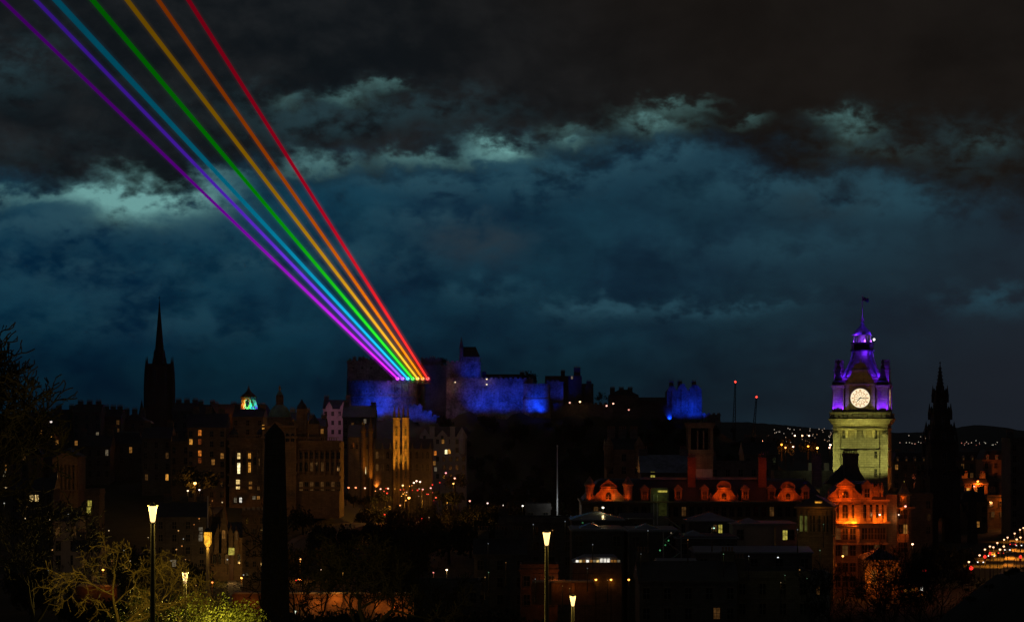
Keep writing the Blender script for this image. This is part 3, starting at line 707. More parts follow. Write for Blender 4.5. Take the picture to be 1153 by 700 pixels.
for (nm, c0, c1), tx, wd, sx in zip(LC, TOPX, WID, SRCX):
    a = P(sx, 426, LY)
    # the beams fan out over the city towards the hill and pass high above the frame
    k = 1.18; ex = sx + (tx - sx)*k; ey = 426 - 426*k
    e = P(ex, ey, 470)
    d = e - a; L = d.length
    o = bpy.data.objects.new('laser_beam', MB().loft([[(r*math.cos(2*PI*i/16), r*math.sin(2*PI*i/16), z) for i in range(16)] for r, z in ((.46, .4), (.66, L*.3), (wd*.5*470/F*1.12, L))], cap=False).mesh('laser_beam', beam_mat(nm, c0, c1, L, 1.0, tuple(d.normalized()))))
    COL.objects.link(o); o.location = a; o.rotation_euler = d.to_track_quat('Z', 'Y').to_euler()
    for p in o.data.polygons: p.use_smooth = True
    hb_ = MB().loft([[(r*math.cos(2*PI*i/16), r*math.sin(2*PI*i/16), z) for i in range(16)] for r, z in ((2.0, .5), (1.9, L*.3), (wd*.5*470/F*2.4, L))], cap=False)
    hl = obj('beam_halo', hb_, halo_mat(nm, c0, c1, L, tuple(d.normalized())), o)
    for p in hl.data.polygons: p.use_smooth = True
    tag(o, '%s laser beam slanting up from the castle into the clouds' % nm, 'laser beam', 'seven laser beams of the rainbow')
    t = thing('laser_projector', 'small projector glowing %s on the castle battery at the foot of the %s beam' % (nm, nm), 'laser', (a.x, a.y, a.z-1.5), 0, 'laser projectors on the battery')
    obj('stand', MB().tube([(-.5, .5, -1.0), (0, 0, 1)], [.08, .08], 6).tube([(.5, .5, -1.0), (0, 0, 1)], [.08, .08], 6).tube([(0, -.6, -1.0), (0, 0, 1)], [.08, .08], 6), IRON, t)
    obj('housing', MB().rects(0, .3, [(.45, .5, .9), (.45, .5, 1.35)]), IRON, t)
    hot = tuple(.10 + .90*x for x in c1)
    obj('lens', MB().lathe(0, 0, [(.3, .75), (.8, .95), (1.0, 1.5), (.8, 2.05), (.3, 2.25)], 12), emi('lens_'+nm, hot, 1.8), t)
    point((a.x, a.y-2.5, a.z-.3), c1, 330, .3, 'laser_glow')
point(P(478, 432, LY-6), (1, .2, .02), 500, .5, 'laser_glow')
# platform the projectors stand on
pt = thing('laser_platform', 'dark scaffold platform carrying the seven coloured projectors on the battery', 'platform', (PX(464.5, LY), LY, PZ(426, LY)-3.0))
obj('deck', MB().box(-9.8, 9.8, -.8, 1.2, .3, .5), IRON, pt)
for i in range(6): obj('leg', MB().box(-9.5+i*3.8-.1, -9.5+i*3.8+.1, 0, .2, -9, .3), IRON, pt)

# ================================================================== clock tower of the hotel
def clock_tower():
    Y = 520.0; s = Y/F
    cx = PX(975.5, Y); zb = 66.0
    hz = lambda py: PZ(py, Y) - zb
    t = thing('clock_tower', 'tall sandstone hotel clock tower with glowing dial, purple lit dome and flagpole', 'clock tower', (cx, Y+6, zb), R(-13))
    hw = 5.85
    H1 = hz(478)
    b = MB(); b.box(-hw, hw, -hw, hw, 0, H1)
    for sx in (-1, 1):          # corner pilasters, proud of the shaft
        for sy in (-1, 1):
            x0, y0 = sx*(hw-1.35), sy*(hw-1.35)
            b.box(min(x0, sx*(hw+.28)), max(x0, sx*(hw+.28)), min(y0, sy*(hw+.28)), max(y0, sy*(hw+.28)), -.0, H1)
    for py in (487.5, 507, 527, 545):
        b.box(-hw-.36, hw+.36, -hw-.36, hw+.36, hz(py)-.14, hz(py)+.14) if py > 500 else None
    obj('shaft', b, ASHLAR, t)
    # entablature with corbels
    b = MB(); b.rects(0, 0, [(hw+.35, hw+.35, H1-1.1), (hw+.45, hw+.45, H1-.8)]); b.rects(0, 0, [(hw+.4, hw+.4, H1), (hw+.75, hw+.75, H1+.35), (hw+1.05, hw+1.05, H1+.9), (hw+1.35, hw+1.35, H1+1.35)])
    obj('cornice', b, ASHLAR, t)
    b = MB()
    for i in range(19):
        x = -hw + .3 + i*(2*hw-.6)/18
        b.box(x-.14, x+.14, -hw-.62, -hw-.40, H1+.0, H1+.32)
        b.box(hw+.40, hw+.62, x-.14, x+.14, H1+.0, H1+.32)
    obj('dentils', b, ASHLAR, t)
    for sx in (-1, -.33, .33, 1):
        obj('corbel', MB().rects(sx*3.0, -hw-.2, [(.2, .15, H1-3.0), (.34, .42, H1-1.15)]), ASHLAR, t)
    for sx in (-1, 1): obj('wreath', MB().lathe(sx*(hw-.55), -hw-.15, [(.1, H1-2.7), (.6, H1-2.3), (.62, H1-1.8), (.25, H1-1.3)], 10), ASHLAR, t)
    # slot windows
    for (px, py) in ((954, 489), (989, 489), (989, 511), (989, 532), (954, 511), (954, 532)):
        link('window', win_mesh(.5, 1.7, None), t, ((px-972)*s*1.02, -hw-.03, hz(py)-.85))
    # balcony
    z1 = H1+1.35; z2 = hz(462)
    obj('balcony', MB().box(-hw-1.1, hw+1.1, -hw-1.1, hw+1.1, z1, z1+.18), DARKSTONE, t)
    b = MB()
    for sx in (-1, 1):
        for i in range(5):
            x = sx*(2.2 + i*1.05)
            b.box(x-.42, x+.42, -hw-.95, -hw-.6, z1+.18, z1+1.25)
            b.box(sx*(hw+.6) if sx > 0 else -hw-.95, hw+.95 if sx > 0 else -hw-.6, x*1-.42, x+.42, z1+.18, z1+1.25)
    b.box(-1.6, 1.6, -hw-.95, -hw-.6, z1+.18, z1+1.0)
    b.box(-hw-1.0, hw+1.0, -hw-1.0, -hw-.55, z1+1.25, z1+1.5)
    obj('balustrade', b, ASHLAR, t)
    # clock stage
    zc0, zc1 = z2-.3, hz(425)
    hs = 4.9
    obj('clock_stage', MB().box(-hs, hs, -hs, hs, z1+.15, zc1).box(-hs-.25, hs+.25, -hs-.25, hs+.25, zc1-.5, zc1-.1), ORNATE, t)
    for sx in (-1, 1):
        for sy in (-1, 1):
            x, y = sx*4.95, sy*4.95
            pv = obj('corner_pavilion', MB().box(x-1.35, x+1.35, y-1.35, y+1.35, z1+.18, z1+1.4).box(x-.95, x+.95, y-.95, y+.95, z1+1.4, hz(436)).rects(x, y, [(1.45, 1.45, hz(436)), (1.6, 1.6, hz(433.5))]), ORNATE, t)
            for ox in (-1, 1):
                for oy in (-1, 1): obj('column', MB().lathe(x+ox*1.12, y+oy*1.12, [(.24, z1+1.4), (.2, hz(438)), (.28, hz(436))], 8), ORNATE, pv)
            # scrolls and a stone obelisk finial above each pavilion
            obj('finial', MB().rects(x, y, [(1.3, 1.3, hz(433.5)), (1.35, 1.35, hz(430)), (.8, .8, hz(428)), (.9, .9, hz(425.5)), (.6, .6, hz(423)), (.42, .42, hz(416)), (.55, .55, hz(415)), (.4, .4, hz(412.5)), (.24, .24, hz(410)), (.36, .36, hz(408)), (.05, .05, hz(404))]), DARKSTONE, pv)
    # pedimented clock bay on each face
    zcl = hz(448)
    for k in range(4):
        e = Matrix.Rotation(k*PI/2, 4, 'Z')
        def M(bld, nm, m_, par=t):
            bld.v = [tuple(e @ Vector(p)) for p in bld.v]; return obj(nm, bld, m_, par)
        M(MB().box(-3.0, 3.0, -hw-.15, -hs+.1, z1+.2, hz(433)).box(-3.3, -2.5, -hw-.45, -hw-.1, z1+.2, hz(433)).box(2.5, 3.3, -hw-.45, -hw-.1, z1+.2, hz(433)).box(-3.5, 3.5, -hw-.55, -hs+.2, hz(433), hz(431.5)), 'clock_bay', ORNATE)
        M(MB().prism([(-3.3, hz(431.5)), (3.3, hz(431.5)), (2.6, hz(425)), (1.9, hz(420)), (1.7, hz(417)), (-1.7, hz(417)), (-1.9, hz(420)), (-2.6, hz(425))], -hw-.35, -hs+.4), 'pediment', ORNATE)
        M(MB().box(-1.95, 1.95, -hw-.5, -hs+.5, hz(417), hz(415.6)).prism([(-1.7, hz(415.6)), (1.7, hz(415.6)), (1.35, hz(411)), (.7, hz(408.5)), (.2, hz(407.6)), (.12, hz(404)), (-.12, hz(404)), (-.2, hz(407.6)), (-.7, hz(408.5)), (-1.35, hz(411))], -hw-.3, -hs+.6), 'pediment_top', ORNATE)
        M(MB().tube([(-2.4, -hw-.4, hz(434)), (-2.4, -hw-.4, hz(434))], [.01, .01]), 'boss', ORNATE) if False else None
        # dial
        n = 40; r = 2.16
        cb = MB(); cb.prism([(r*math.cos(2*PI*i/n), zcl + r*math.sin(2*PI*i/n)) for i in range(n)], -hw-.30, -hw-.16)
        c = M(cb, 'clock', emi('dial_glass', (1, .84, .56), 1.05))
        rb = MB()
        for i in range(n):
            a0, a1 = 2*PI*i/n, 2*PI*(i+1)/n
            rb.prism([(r*math.cos(a0), zcl+r*math.sin(a0)), ((r+.22)*math.cos(a0), zcl+(r+.22)*math.sin(a0)), ((r+.22)*math.cos(a1), zcl+(r+.22)*math.sin(a1)), (r*math.cos(a1), zcl+r*math.sin(a1))], -hw-.4, -hw-.15)
        M(rb, 'clock_rim', STONE3, c)
        nb = MB()
        nums = ['III', 'II', 'I', 'XII', 'XI', 'X', 'IX', 'VIII', 'VII', 'VI', 'V', 'IV']
        def stroke(x0, z0, x1, z1, wd=.075):
            d = Vector((x1-x0, z1-z0)); nn = Vector((-d.y, d.x)).normalized()*wd/2
            nb.prism([(x0-nn.x, z0-nn.y), (x0+nn.x, z0+nn.y), (x1+nn.x, z1+nn.y), (x1-nn.x, z1-nn.y)], -hw-.335, -hw-.301)
        for i, nm in enumerate(nums):
            a = i*PI/6; ux, uz = math.cos(a), math.sin(a); tx, tz_ = uz, -ux     # radial out and clockwise tangent
            g_ = {'I': .12, 'V': .22, 'X': .22}; W_ = sum(g_[c_] for c_ in nm); o_ = -W_/2
            for c_ in nm:
                w_ = g_[c_]; m0 = o_ + w_/2
                pt_ = lambda q, rr: (ux*rr + tx*q, zcl + uz*rr + tz_*q)
                if c_ == 'I': stroke(*pt_(m0, 1.5), *pt_(m0, 1.9), .085)
                elif c_ == 'V': stroke(*pt_(m0-.08, 1.9), *pt_(m0, 1.5), .085); stroke(*pt_(m0+.08, 1.9), *pt_(m0, 1.5), .085)
                else: stroke(*pt_(m0-.08, 1.9), *pt_(m0+.08, 1.5), .085); stroke(*pt_(m0+.08, 1.9), *pt_(m0-.08, 1.5), .085)
                o_ += w_
        # pierced gilt ring and spokes of the dial
        for i in range(24):
            a0, a1 = 2*PI*i/24, 2*PI*(i+1)/24
            stroke(1.35*math.cos(a0), zcl+1.35*math.sin(a0), 1.35*math.cos(a1), zcl+1.35*math.sin(a1), .10)
        for i in range(12):
            a0 = 2*PI*(i+.5)/12
            stroke(.55*math.cos(a0), zcl+.55*math.sin(a0), 1.3*math.cos(a0), zcl+1.3*math.sin(a0), .09)
        M(nb, 'numerals', emi('glowing_gilt_numeral', (.8, .30, .02), .6), c)  # gilt strokes glow too: dial light put into their colour
        for (ang, ln, wd, nm) in ((R(-2), 1.75, .13, 'minute_hand'), (R(90-225), 1.12, .2, 'hour_hand')):
            hb = MB(); hx, hz_ = math.cos(ang), math.sin(ang); px_, pz_ = -hz_*wd/2, hx*wd/2
            hb.prism([(-hx*.35-px_, zcl-hz_*.35-pz_), (-hx*.35+px_, zcl-hz_*.35+pz_), (hx*ln*.75+px_, zcl+hz_*ln*.75+pz_), (hx*ln, zcl+hz_*ln), (hx*ln*.75-px_, zcl+hz_*ln*.75-pz_)], -hw-.40, -hw-.36)
            M(hb, nm, IRON, c)
    # dome
    zd0, zd1 = hz(424), hz(394.5)
    b = MB(); rings = []
    prof = [(4.6, zd0), (3.9, hz(418)), (3.2, hz(411)), (2.65, hz(404)), (2.35, hz(398)), (2.3, zd1)]
    for r, z in prof:
        c_ = .45*r; rings.append([(-r, -r+c_, z), (-r+c_, -r, z), (r-c_, -r, z), (r, -r+c_, z), (r, r-c_, z), (r-c_, r, z), (-r+c_, r, z), (-r, r-c_, z)])
    b.loft(rings); obj('dome', b, ASHLAR, t)
    for k in range(4):
        a = PI/4 + k*PI/2
        obj('dome_rib', MB().tube([(math.cos(a)*r*1.18, math.sin(a)*r*1.18, z) for r, z in prof], [.22]*len(prof), 6), LEAD, t)
    obj('lantern_gallery', MB().rects(0, 0, [(2.5, 2.5, zd1), (2.6, 2.6, zd1+.3)]).rects(0, 0, [(1.7, 1.7, zd1+.3), (1.7, 1.7, hz(386.5))]).rects(0, 0, [(2.35, 2.35, hz(386.5)), (2.45, 2.45, hz(385))]), DARKSTONE, t)
    for sx in (-1, 1):
        for sy in (-1, 1): obj('lantern_pier', MB().rects(sx*2.1, sy*2.1, [(.22, .22, zd1+.3), (.22, .22, hz(386.5))]), ASHLAR, t)
    obj('balcony_rail', MB().rects(0, 0, [(2.5, 2.5, hz(385)), (2.5, 2.5, hz(384.6))]), IRON, t)
    obj('lantern_room', MB().lathe(0, 0, [(1.35, hz(385)), (1.35, hz(376.5))], 8, PI/8).rects(0, 0, [(2.3, 2.3, hz(376.5)), (2.0, 2.0, hz(375.5))]), PALE, t)
    for k in range(8):
        a = PI/8 + k*PI/4; obj('lantern_column', MB().lathe(1.95*math.cos(a), 1.95*math.sin(a), [(.15, hz(385)), (.13, hz(376.5))], 6), PALE, t)
    obj('ogee_cap', MB().lathe(0, 0, [(2.05, hz(375.5)), (1.75, hz(372)), (1.25, hz(369)), (.75, hz(366.5)), (.42, hz(364)), (.25, hz(360))], 12), LEAD, t)
    for k in range(4):
        a = k*PI/2 - PI/2; obj('dormer', MB().rects(1.35*math.cos(a), 1.35*math.sin(a), [(.45, .45, hz(374.5)), (.4, .4, hz(371.5)), (.05, .05, hz(369.5))]), ASHLAR, t)
    obj('crown_finial', MB().lathe(0, 0, [(.2, hz(361)), (.42, hz(359.5)), (.42, hz(358)), (.18, hz(356.5))], 10), ASHLAR, t)
    fp = obj('flagpole', MB().lathe(0, 0, [(.13, hz(357)), (.10, hz(331))], 8), PALE, t)
    fb = MB(); n = 8; vs = []
    for j in range(2):
        for i in range(n+1):
            x = .12 + 1.3*i/n; vs.append((x, .18*math.sin(i*1.1), hz(337.2 - 4.2*j) + .1*math.sin(i*.8) - .03*i))
    vs2 = [(x, y+.03, z) for x, y, z in vs]
    fb.v = vs + vs2; m0 = len(vs)
    for i in range(n):
        fb.f.append([i, i+1, n+2+i, n+1+i]); fb.f.append([m0+i, m0+n+1+i, m0+n+2+i, m0+i+1]); fb.mi += [0, 0]
    fl = obj('flag', fb, mat('navy_flag', (.03, .04, .3), .8, .2, 1), fp)
    link('flag_saltire', MB().tube([(.15, -.03, hz(337)), (1.35, -.3, hz(333.3))], [.05, .05]).tube([(.15, -.03, hz(333.2)), (1.35, -.3, hz(337.2))], [.05, .05]).mesh('flag_saltire', mat('red_cloth', (.5, .05, .06), .8, .1, 1)), fp, (0, 0, 0))
    # floodlights, in the tower's own frame
    rm = Matrix.Rotation(R(-13), 4, 'Z')
    def W_(x, y, z): v = rm @ Vector((x, y, 0)); return Vector((cx+v.x, Y+6+v.y, zb+z))
    YG = (.92, .92, .24)
    for sx in (-1, 1): spot(W_(sx*13, -14, hz(541)), W_(sx*.8, -hw, hz(505)), YG, 6400, 50, .55, .5)
    for sx in (-1, 1): spot(W_(sx*3.0, -hw-3.5, hz(497)), W_(sx*2.6, -hw, hz(473)), (1, .85, .12), 420, 90, .9, .3)
    for sx in (-1, 1): spot(W_(sx*11, -20, hz(515)), W_(sx*2, -hw-.9, z1+.7), YG, 1900, 24, .4, .4)
    spot(W_(hw+9, -4, hz(556)), W_(hw, 0, hz(520)), (1, .22, .02), 1500, 100, .9, .4)
    PU = (.115, .012, 1.0)
    for sx in (-1, 1):
        for sy in (-1, 1):
            spot(W_(sx*(hw+1.0), sy*5.2, z1+1.62), W_(sx*6.0, sy*5.2, hz(436)), PU, 1100, 100, .5, .12)
            for ox in (4.2, 5.7): spot(W_(sx*ox, sy*(hw+1.0), z1+1.62), W_(sx*ox, sy*6.0, hz(436)), PU, 1100, 100, .5, .12)
            point(W_(sx*4.0, sy*5.2, hz(422)), PU, 90, .12, 'floodlight')
        for yy in (-5.9, 5.9): point(W_(sx*3.65, yy, hz(424)), PU, 120, .15, 'floodlight')
        point(W_(sx*4.5, -4.2, hz(423)), PU, 420, .2, 'floodlight'); point(W_(sx*4.5, 4.2, hz(423)), PU, 300, .2, 'floodlight')
    for (x, y) in ((0, -4.6), (4.6, 0), (-4.6, 0)): point(W_(x, y, hz(407)), PU, 650, .2, 'floodlight')
    for a in range(4):
        an = a*PI/2 - PI/2 + .3
        point(W_(2.2*math.cos(an), 2.2*math.sin(an), hz(383)), (.22, .05, 1), 170, .1, 'floodlight')
        point(W_(2.6*math.cos(an+.8), 2.6*math.sin(an+.8), hz(375)), PU, 90, .1, 'floodlight')
        point(W_(3.1*math.cos(an), 3.1*math.sin(an), hz(396)), PU, 130, .1, 'floodlight')
    point(W_(.8, -1.2, hz(354)), PU, 90, .1, 'floodlight')
    # unseen warm spot added for the streets' faint reflection on the dark pediment
    spot(W_(0, -16, hz(470)), W_(0, -hw, hz(418)), (1, .5, .2), 420, 60, .9, .5)
    sl_ = thing('floodlight', 'small bright white floodlight fixed on the rim of the purple lantern', 'floodlight', W_(2.75, -1.5, hz(382.5)))
    obj('lamp_glass', MB().lathe(0, 0, [(.05, 0), (.2, .12), (.22, .3), (.05, .45)], 8), emi('flood_white', (1, .9, .85), 6), sl_)
    obj('bracket', MB().box(-.5, -.15, -.06, .06, .1, .2), IRON, sl_)
clock_tower()

# ================================================================== slate grey gothic monument
def gothic_monument():
    Y = 700.0; s = Y/F
    cx = PX(1058.5, Y); zb = terrain(cx, Y) - .5
    hz = lambda py: PZ(py, Y) - zb
    t = thing('gothic_monument', 'black gothic monument with tiers of pinnacles rising to a thin spire', 'monument', (cx, Y, zb), R(8))
    def pin(x, y, z0, z1, r, par, nm='pinnacle'):
        zm = z0 + (z1-z0)*.42
        return obj(nm, MB().rects(x, y, [(r, r, z0), (r, r, zm)]).rects(x, y, [(r*1.25, r*1.25, zm), (r*.9, r*.9, zm+.25), (.04, .04, z1)]), DARKSTONE, par)
    # four legs with pointed arches and diagonal buttress turrets
    za = hz(560)
    for sx in (-1, 1):
        for sy in (-1, 1):
            obj('pier', MB().rects(sx*2.75, sy*2.75, [(1.1, 1.1, 0), (.95, .95, za), (.9, .9, hz(528))]), DARKSTONE, t)
            bt = obj('buttress', MB().rects(sx*5.9, sy*5.9, [(1.0, 1.0, 0), (.9, .9, hz(600)), (.75, .75, hz(575))]), DARKSTONE, t)
            pin(sx*5.9, sy*5.9, hz(575), hz(543), .75, bt)
            obj('flying_buttress', MB().tube([(sx*5.6, sy*5.6, hz(585)), (sx*4.4, sy*4.4, hz(570)), (sx*3.2, sy*3.2, hz(556))], [.35, .3, .3], 4), DARKSTONE, t)
    for k in range(4):
        e = Matrix.Rotation(k*PI/2, 4, 'Z'); b = MB(); n = 8
        out = [(-2.2, hz(592))]; arc = []
        for i in range(n+1):
            a = PI - (PI*.42)*i/n; arc.append((2.2 + 4.4*math.cos(a), hz(592) + 4.0*math.sin(a)))
        arc2 = [(-x, z) for x, z in arc[::-1]]
        poly = [(-2.2, hz(540))] + [(max(-2.2, min(0, x)), min(z, hz(545))) for x, z in arc] + [(min(2.2, max(0, x)), min(z, hz(545))) for x, z in arc2] + [(2.2, hz(540))]
        b.prism(poly, -3.3, -2.7); b.v = [tuple(e @ Vector(p)) for p in b.v]; obj('arch', b, DARKSTONE, t)
    tiers = [(hz(540), hz(528), 3.6, 3.6), (hz(528), hz(497), 3.0, 2.7), (hz(497), hz(481), 2.55, 2.3), (hz(481), hz(462), 1.95, 1.75), (hz(462), hz(442), 1.35, 1.2)]
    for i, (z0, z1, r0, r1) in enumerate(tiers):
        b = MB().rects(0, 0, [(r0, r0, z0), (r1, r1, z1)]).rects(0, 0, [(r1*1.18, r1*1.18, z1-.5), (r1*1.28, r1*1.28, z1)])
        tt = obj('tier', b, DARKSTONE, t)
        for k in range(4):
            e = Matrix.Rotation(k*PI/2, 4, 'Z'); v = e @ Vector((0, -r0-.02, z0 + (z1-z0)*.2)); 
            link('window', win_mesh(r0*.35, (z1-z0)*.35, None, True), tt, v, k*PI/2)
        for sx in (-1, 1):
            for sy in (-1, 1): pin(sx*r1*1.12, sy*r1*1.12, z0 + (z1-z0)*.45, z1 + (z1-z0)*.42, .42 - .04*i, tt)
        for (dx, dy) in ((0, -1), (0, 1), (1, 0), (-1, 0)): pin(dx*r1*1.2, dy*r1*1.2, z1-.8, z1 + (z1-z0)*.26, .3, tt)
    obj('spire', MB().frus(0, 0, hz(442), hz(409), 1.05, .05, 8), DARKSTONE, t)
    b = MB()
    for i in range(7):
        z = hz(440 - i*4.2); r = 1.05*(1 - (z-hz(442))/(hz(409)-hz(442))) + .12
        for k in range(4): a = k*PI/2 + PI/4; b.rects(r*math.cos(a), r*math.sin(a), [(.14, .14, z-.12), (.03, .03, z+.35)])
    obj('crockets', b, DARKSTONE, t)
    obj('finial', MB().lathe(0, 0, [(.05, hz(410)), (.2, hz(408.8)), (.03, hz(406.5))], 6), DARKSTONE, t)
mon = gothic_monument()
bpy.data.objects['gothic_monument'].scale = (1.28, 1.28, 1)

# ================================================================== spire of the church on the ridge
def hub():
    Y = 1050.0; cx = PX(179.5, Y); zb = terrain(cx, Y) - 1
    hz = lambda py: PZ(py, Y) - zb; s = Y/F
    t = thing('church_tower', 'dark gothic church tower with tall needle spire on the old town skyline', 'church', (cx, Y, zb), R(12))
    r = 14.6*s
    obj('tower', MB().rects(0, 0, [(r*1.02, r*1.02, 0), (r, r, hz(436))]).rects(0, 0, [(r*1.04, r*1.04, hz(436)), (r*1.04, r*1.04, hz(434.5))]).rects(0, 0, [(r*.86, r*.86, hz(434.5)), (r*.80, r*.80, hz(412))]).rects(0, 0, [(r*.86, r*.86, hz(412)), (r*.86, r*.86, hz(409.5))]), DARKSTONE, t)
    for sx in (-1, 1):
        for sy in (-1, 1):
            b = obj('buttress', MB().rects(sx*r, sy*r, [(.95, .95, 0), (.8, .8, hz(434)), (.55, .55, hz(418))]), DARKSTONE, t)
            obj('pinnacle', MB().frus(sx*r*.97, sy*r*.97, hz(418), hz(401), .75, .05, 8), DARKSTONE, b)
    for sx in (-.45, .45):
        for sy in (-1, 1): obj('pinnacle', MB().frus(sx*r*.98, sy*r*.84, hz(410), hz(401.5), .5, .05, 6), DARKSTONE, t)
    for x in (-.42, .42):
        add_win(t, x*r, -r*.86-.03, hz(431), 1.3, 6.0, None, True); add_win(t, x*r, -r-.05, hz(458), 1.2, 6.5, None, True)
    sp_ = obj('spire', MB().frus(0, 0, hz(410), hz(337.5), 6.6*s, .08, 8, PI/8), DARKSTONE, t)
    for k in range(4):
        a = k*PI/2 - PI/2
        obj('lucarne', MB().rects(math.cos(a)*2.2, math.sin(a)*2.2, [(.5, .5, hz(407)), (.45, .45, hz(399)), (.04, .04, hz(393))]), DARKSTONE, sp_)
    obj('cross', MB().box(-.08, .08, -.08, .08, hz(338), hz(333)).box(-.5, .5, -.07, .07, hz(335.6), hz(335)), IRON, t)
    obj('nave', MB().box(-r*.8, r*.8, r, r+34, 0, hz(468)).gable(-r*.8, r*.8, r, r+34, hz(468), 7, 'y'), DARKSTONE, t)
hub()
t = thing('spirelet', 'tiny dark pointed spire beside the tall church tower', 'spire', (PX(159.5, 1000), 1000, terrain(PX(159.5, 1000), 1000)))
zz = t.location.z
obj('tower', MB().rects(0, 0, [(1.0, 1.0, 0), (1.0, 1.0, PZ(466, 1000)-zz)]), DARKSTONE, t); obj('spire', MB().frus(0, 0, PZ(466, 1000)-zz, PZ(450, 1000)-zz, 1.3, .04, 8), DARKSTONE, t)

# ================================================================== crown steeple with coloured light
def crown_church():
    Y = 905.0; cx = PX(280, Y); zb = terrain(cx, Y) - 1; s = Y/F
    hz = lambda py: PZ(py, Y) - zb
    t = thing('crown_steeple', 'church tower with open stone crown lit orange, green and blue', 'church', (cx, Y, zb), R(20))
    r = 7.2*s
    obj('tower', MB().rects(0, 0, [(r, r, 0), (r, r, hz(463))]).rects(0, 0, [(r*1.1, r*1.1, hz(463)), (r*1.1, r*1.1, hz(461.5))]), PALE, t)
    for k in range(8):
        a = k*PI/4 + PI/4; rr = r*(1.28 if k % 2 == 0 else 1.0)
        pts = [(math.cos(a)*rr*f, math.sin(a)*rr*f, z) for f, z in ((1, hz(461.5)), (.95, hz(455)), (.75, hz(450.5)), (.4, hz(447.5)), (.15, hz(446)))]
        obj('crown_rib', MB().tube(pts, [.62, .6, .55, .5, .5], 5), PALE, t)
        x, y = math.cos(a)*rr, math.sin(a)*rr
        obj('pinnacle', MB().rects(x, y, [(.55, .55, hz(461.5)), (.5, .5, hz(456)), (.05, .05, hz(450))]), PALE, t)
    obj('parapet', MB().rects(0, 0, [(r*1.05, r*1.05, hz(461.5)), (r*1.05, r*1.05, hz(457.5))]), PALE, t)
    obj('crown_cap', MB().lathe(0, 0, [(3.0, hz(449.5)), (3.3, hz(447)), (2.6, hz(444.5)), (1.3, hz(441.5)), (.6, hz(439)), (.1, hz(434))], 8), DARKSTONE, t)
    for (px, py, c, p) in ((272.0, 457, (1, .20, .0), 420), (274.5, 451, (1, .30, .0), 240), (280.5, 457, (.0, 1, .12), 330), (283.5, 454, (0, .9, .45), 300), (288.5, 458, (.05, .08, 1), 420), (266, 463, (.8, .15, .02), 120)):
        point(P(px, py, Y - 4.4), c, p, .2, 'floodlight')
    obj('nave', MB().box(-12, 10, r, r+20, 0, hz(466)).gable(-12, 10, r, r+20, hz(466), 4, 'x'), DARKSTONE, t)
crown_church()

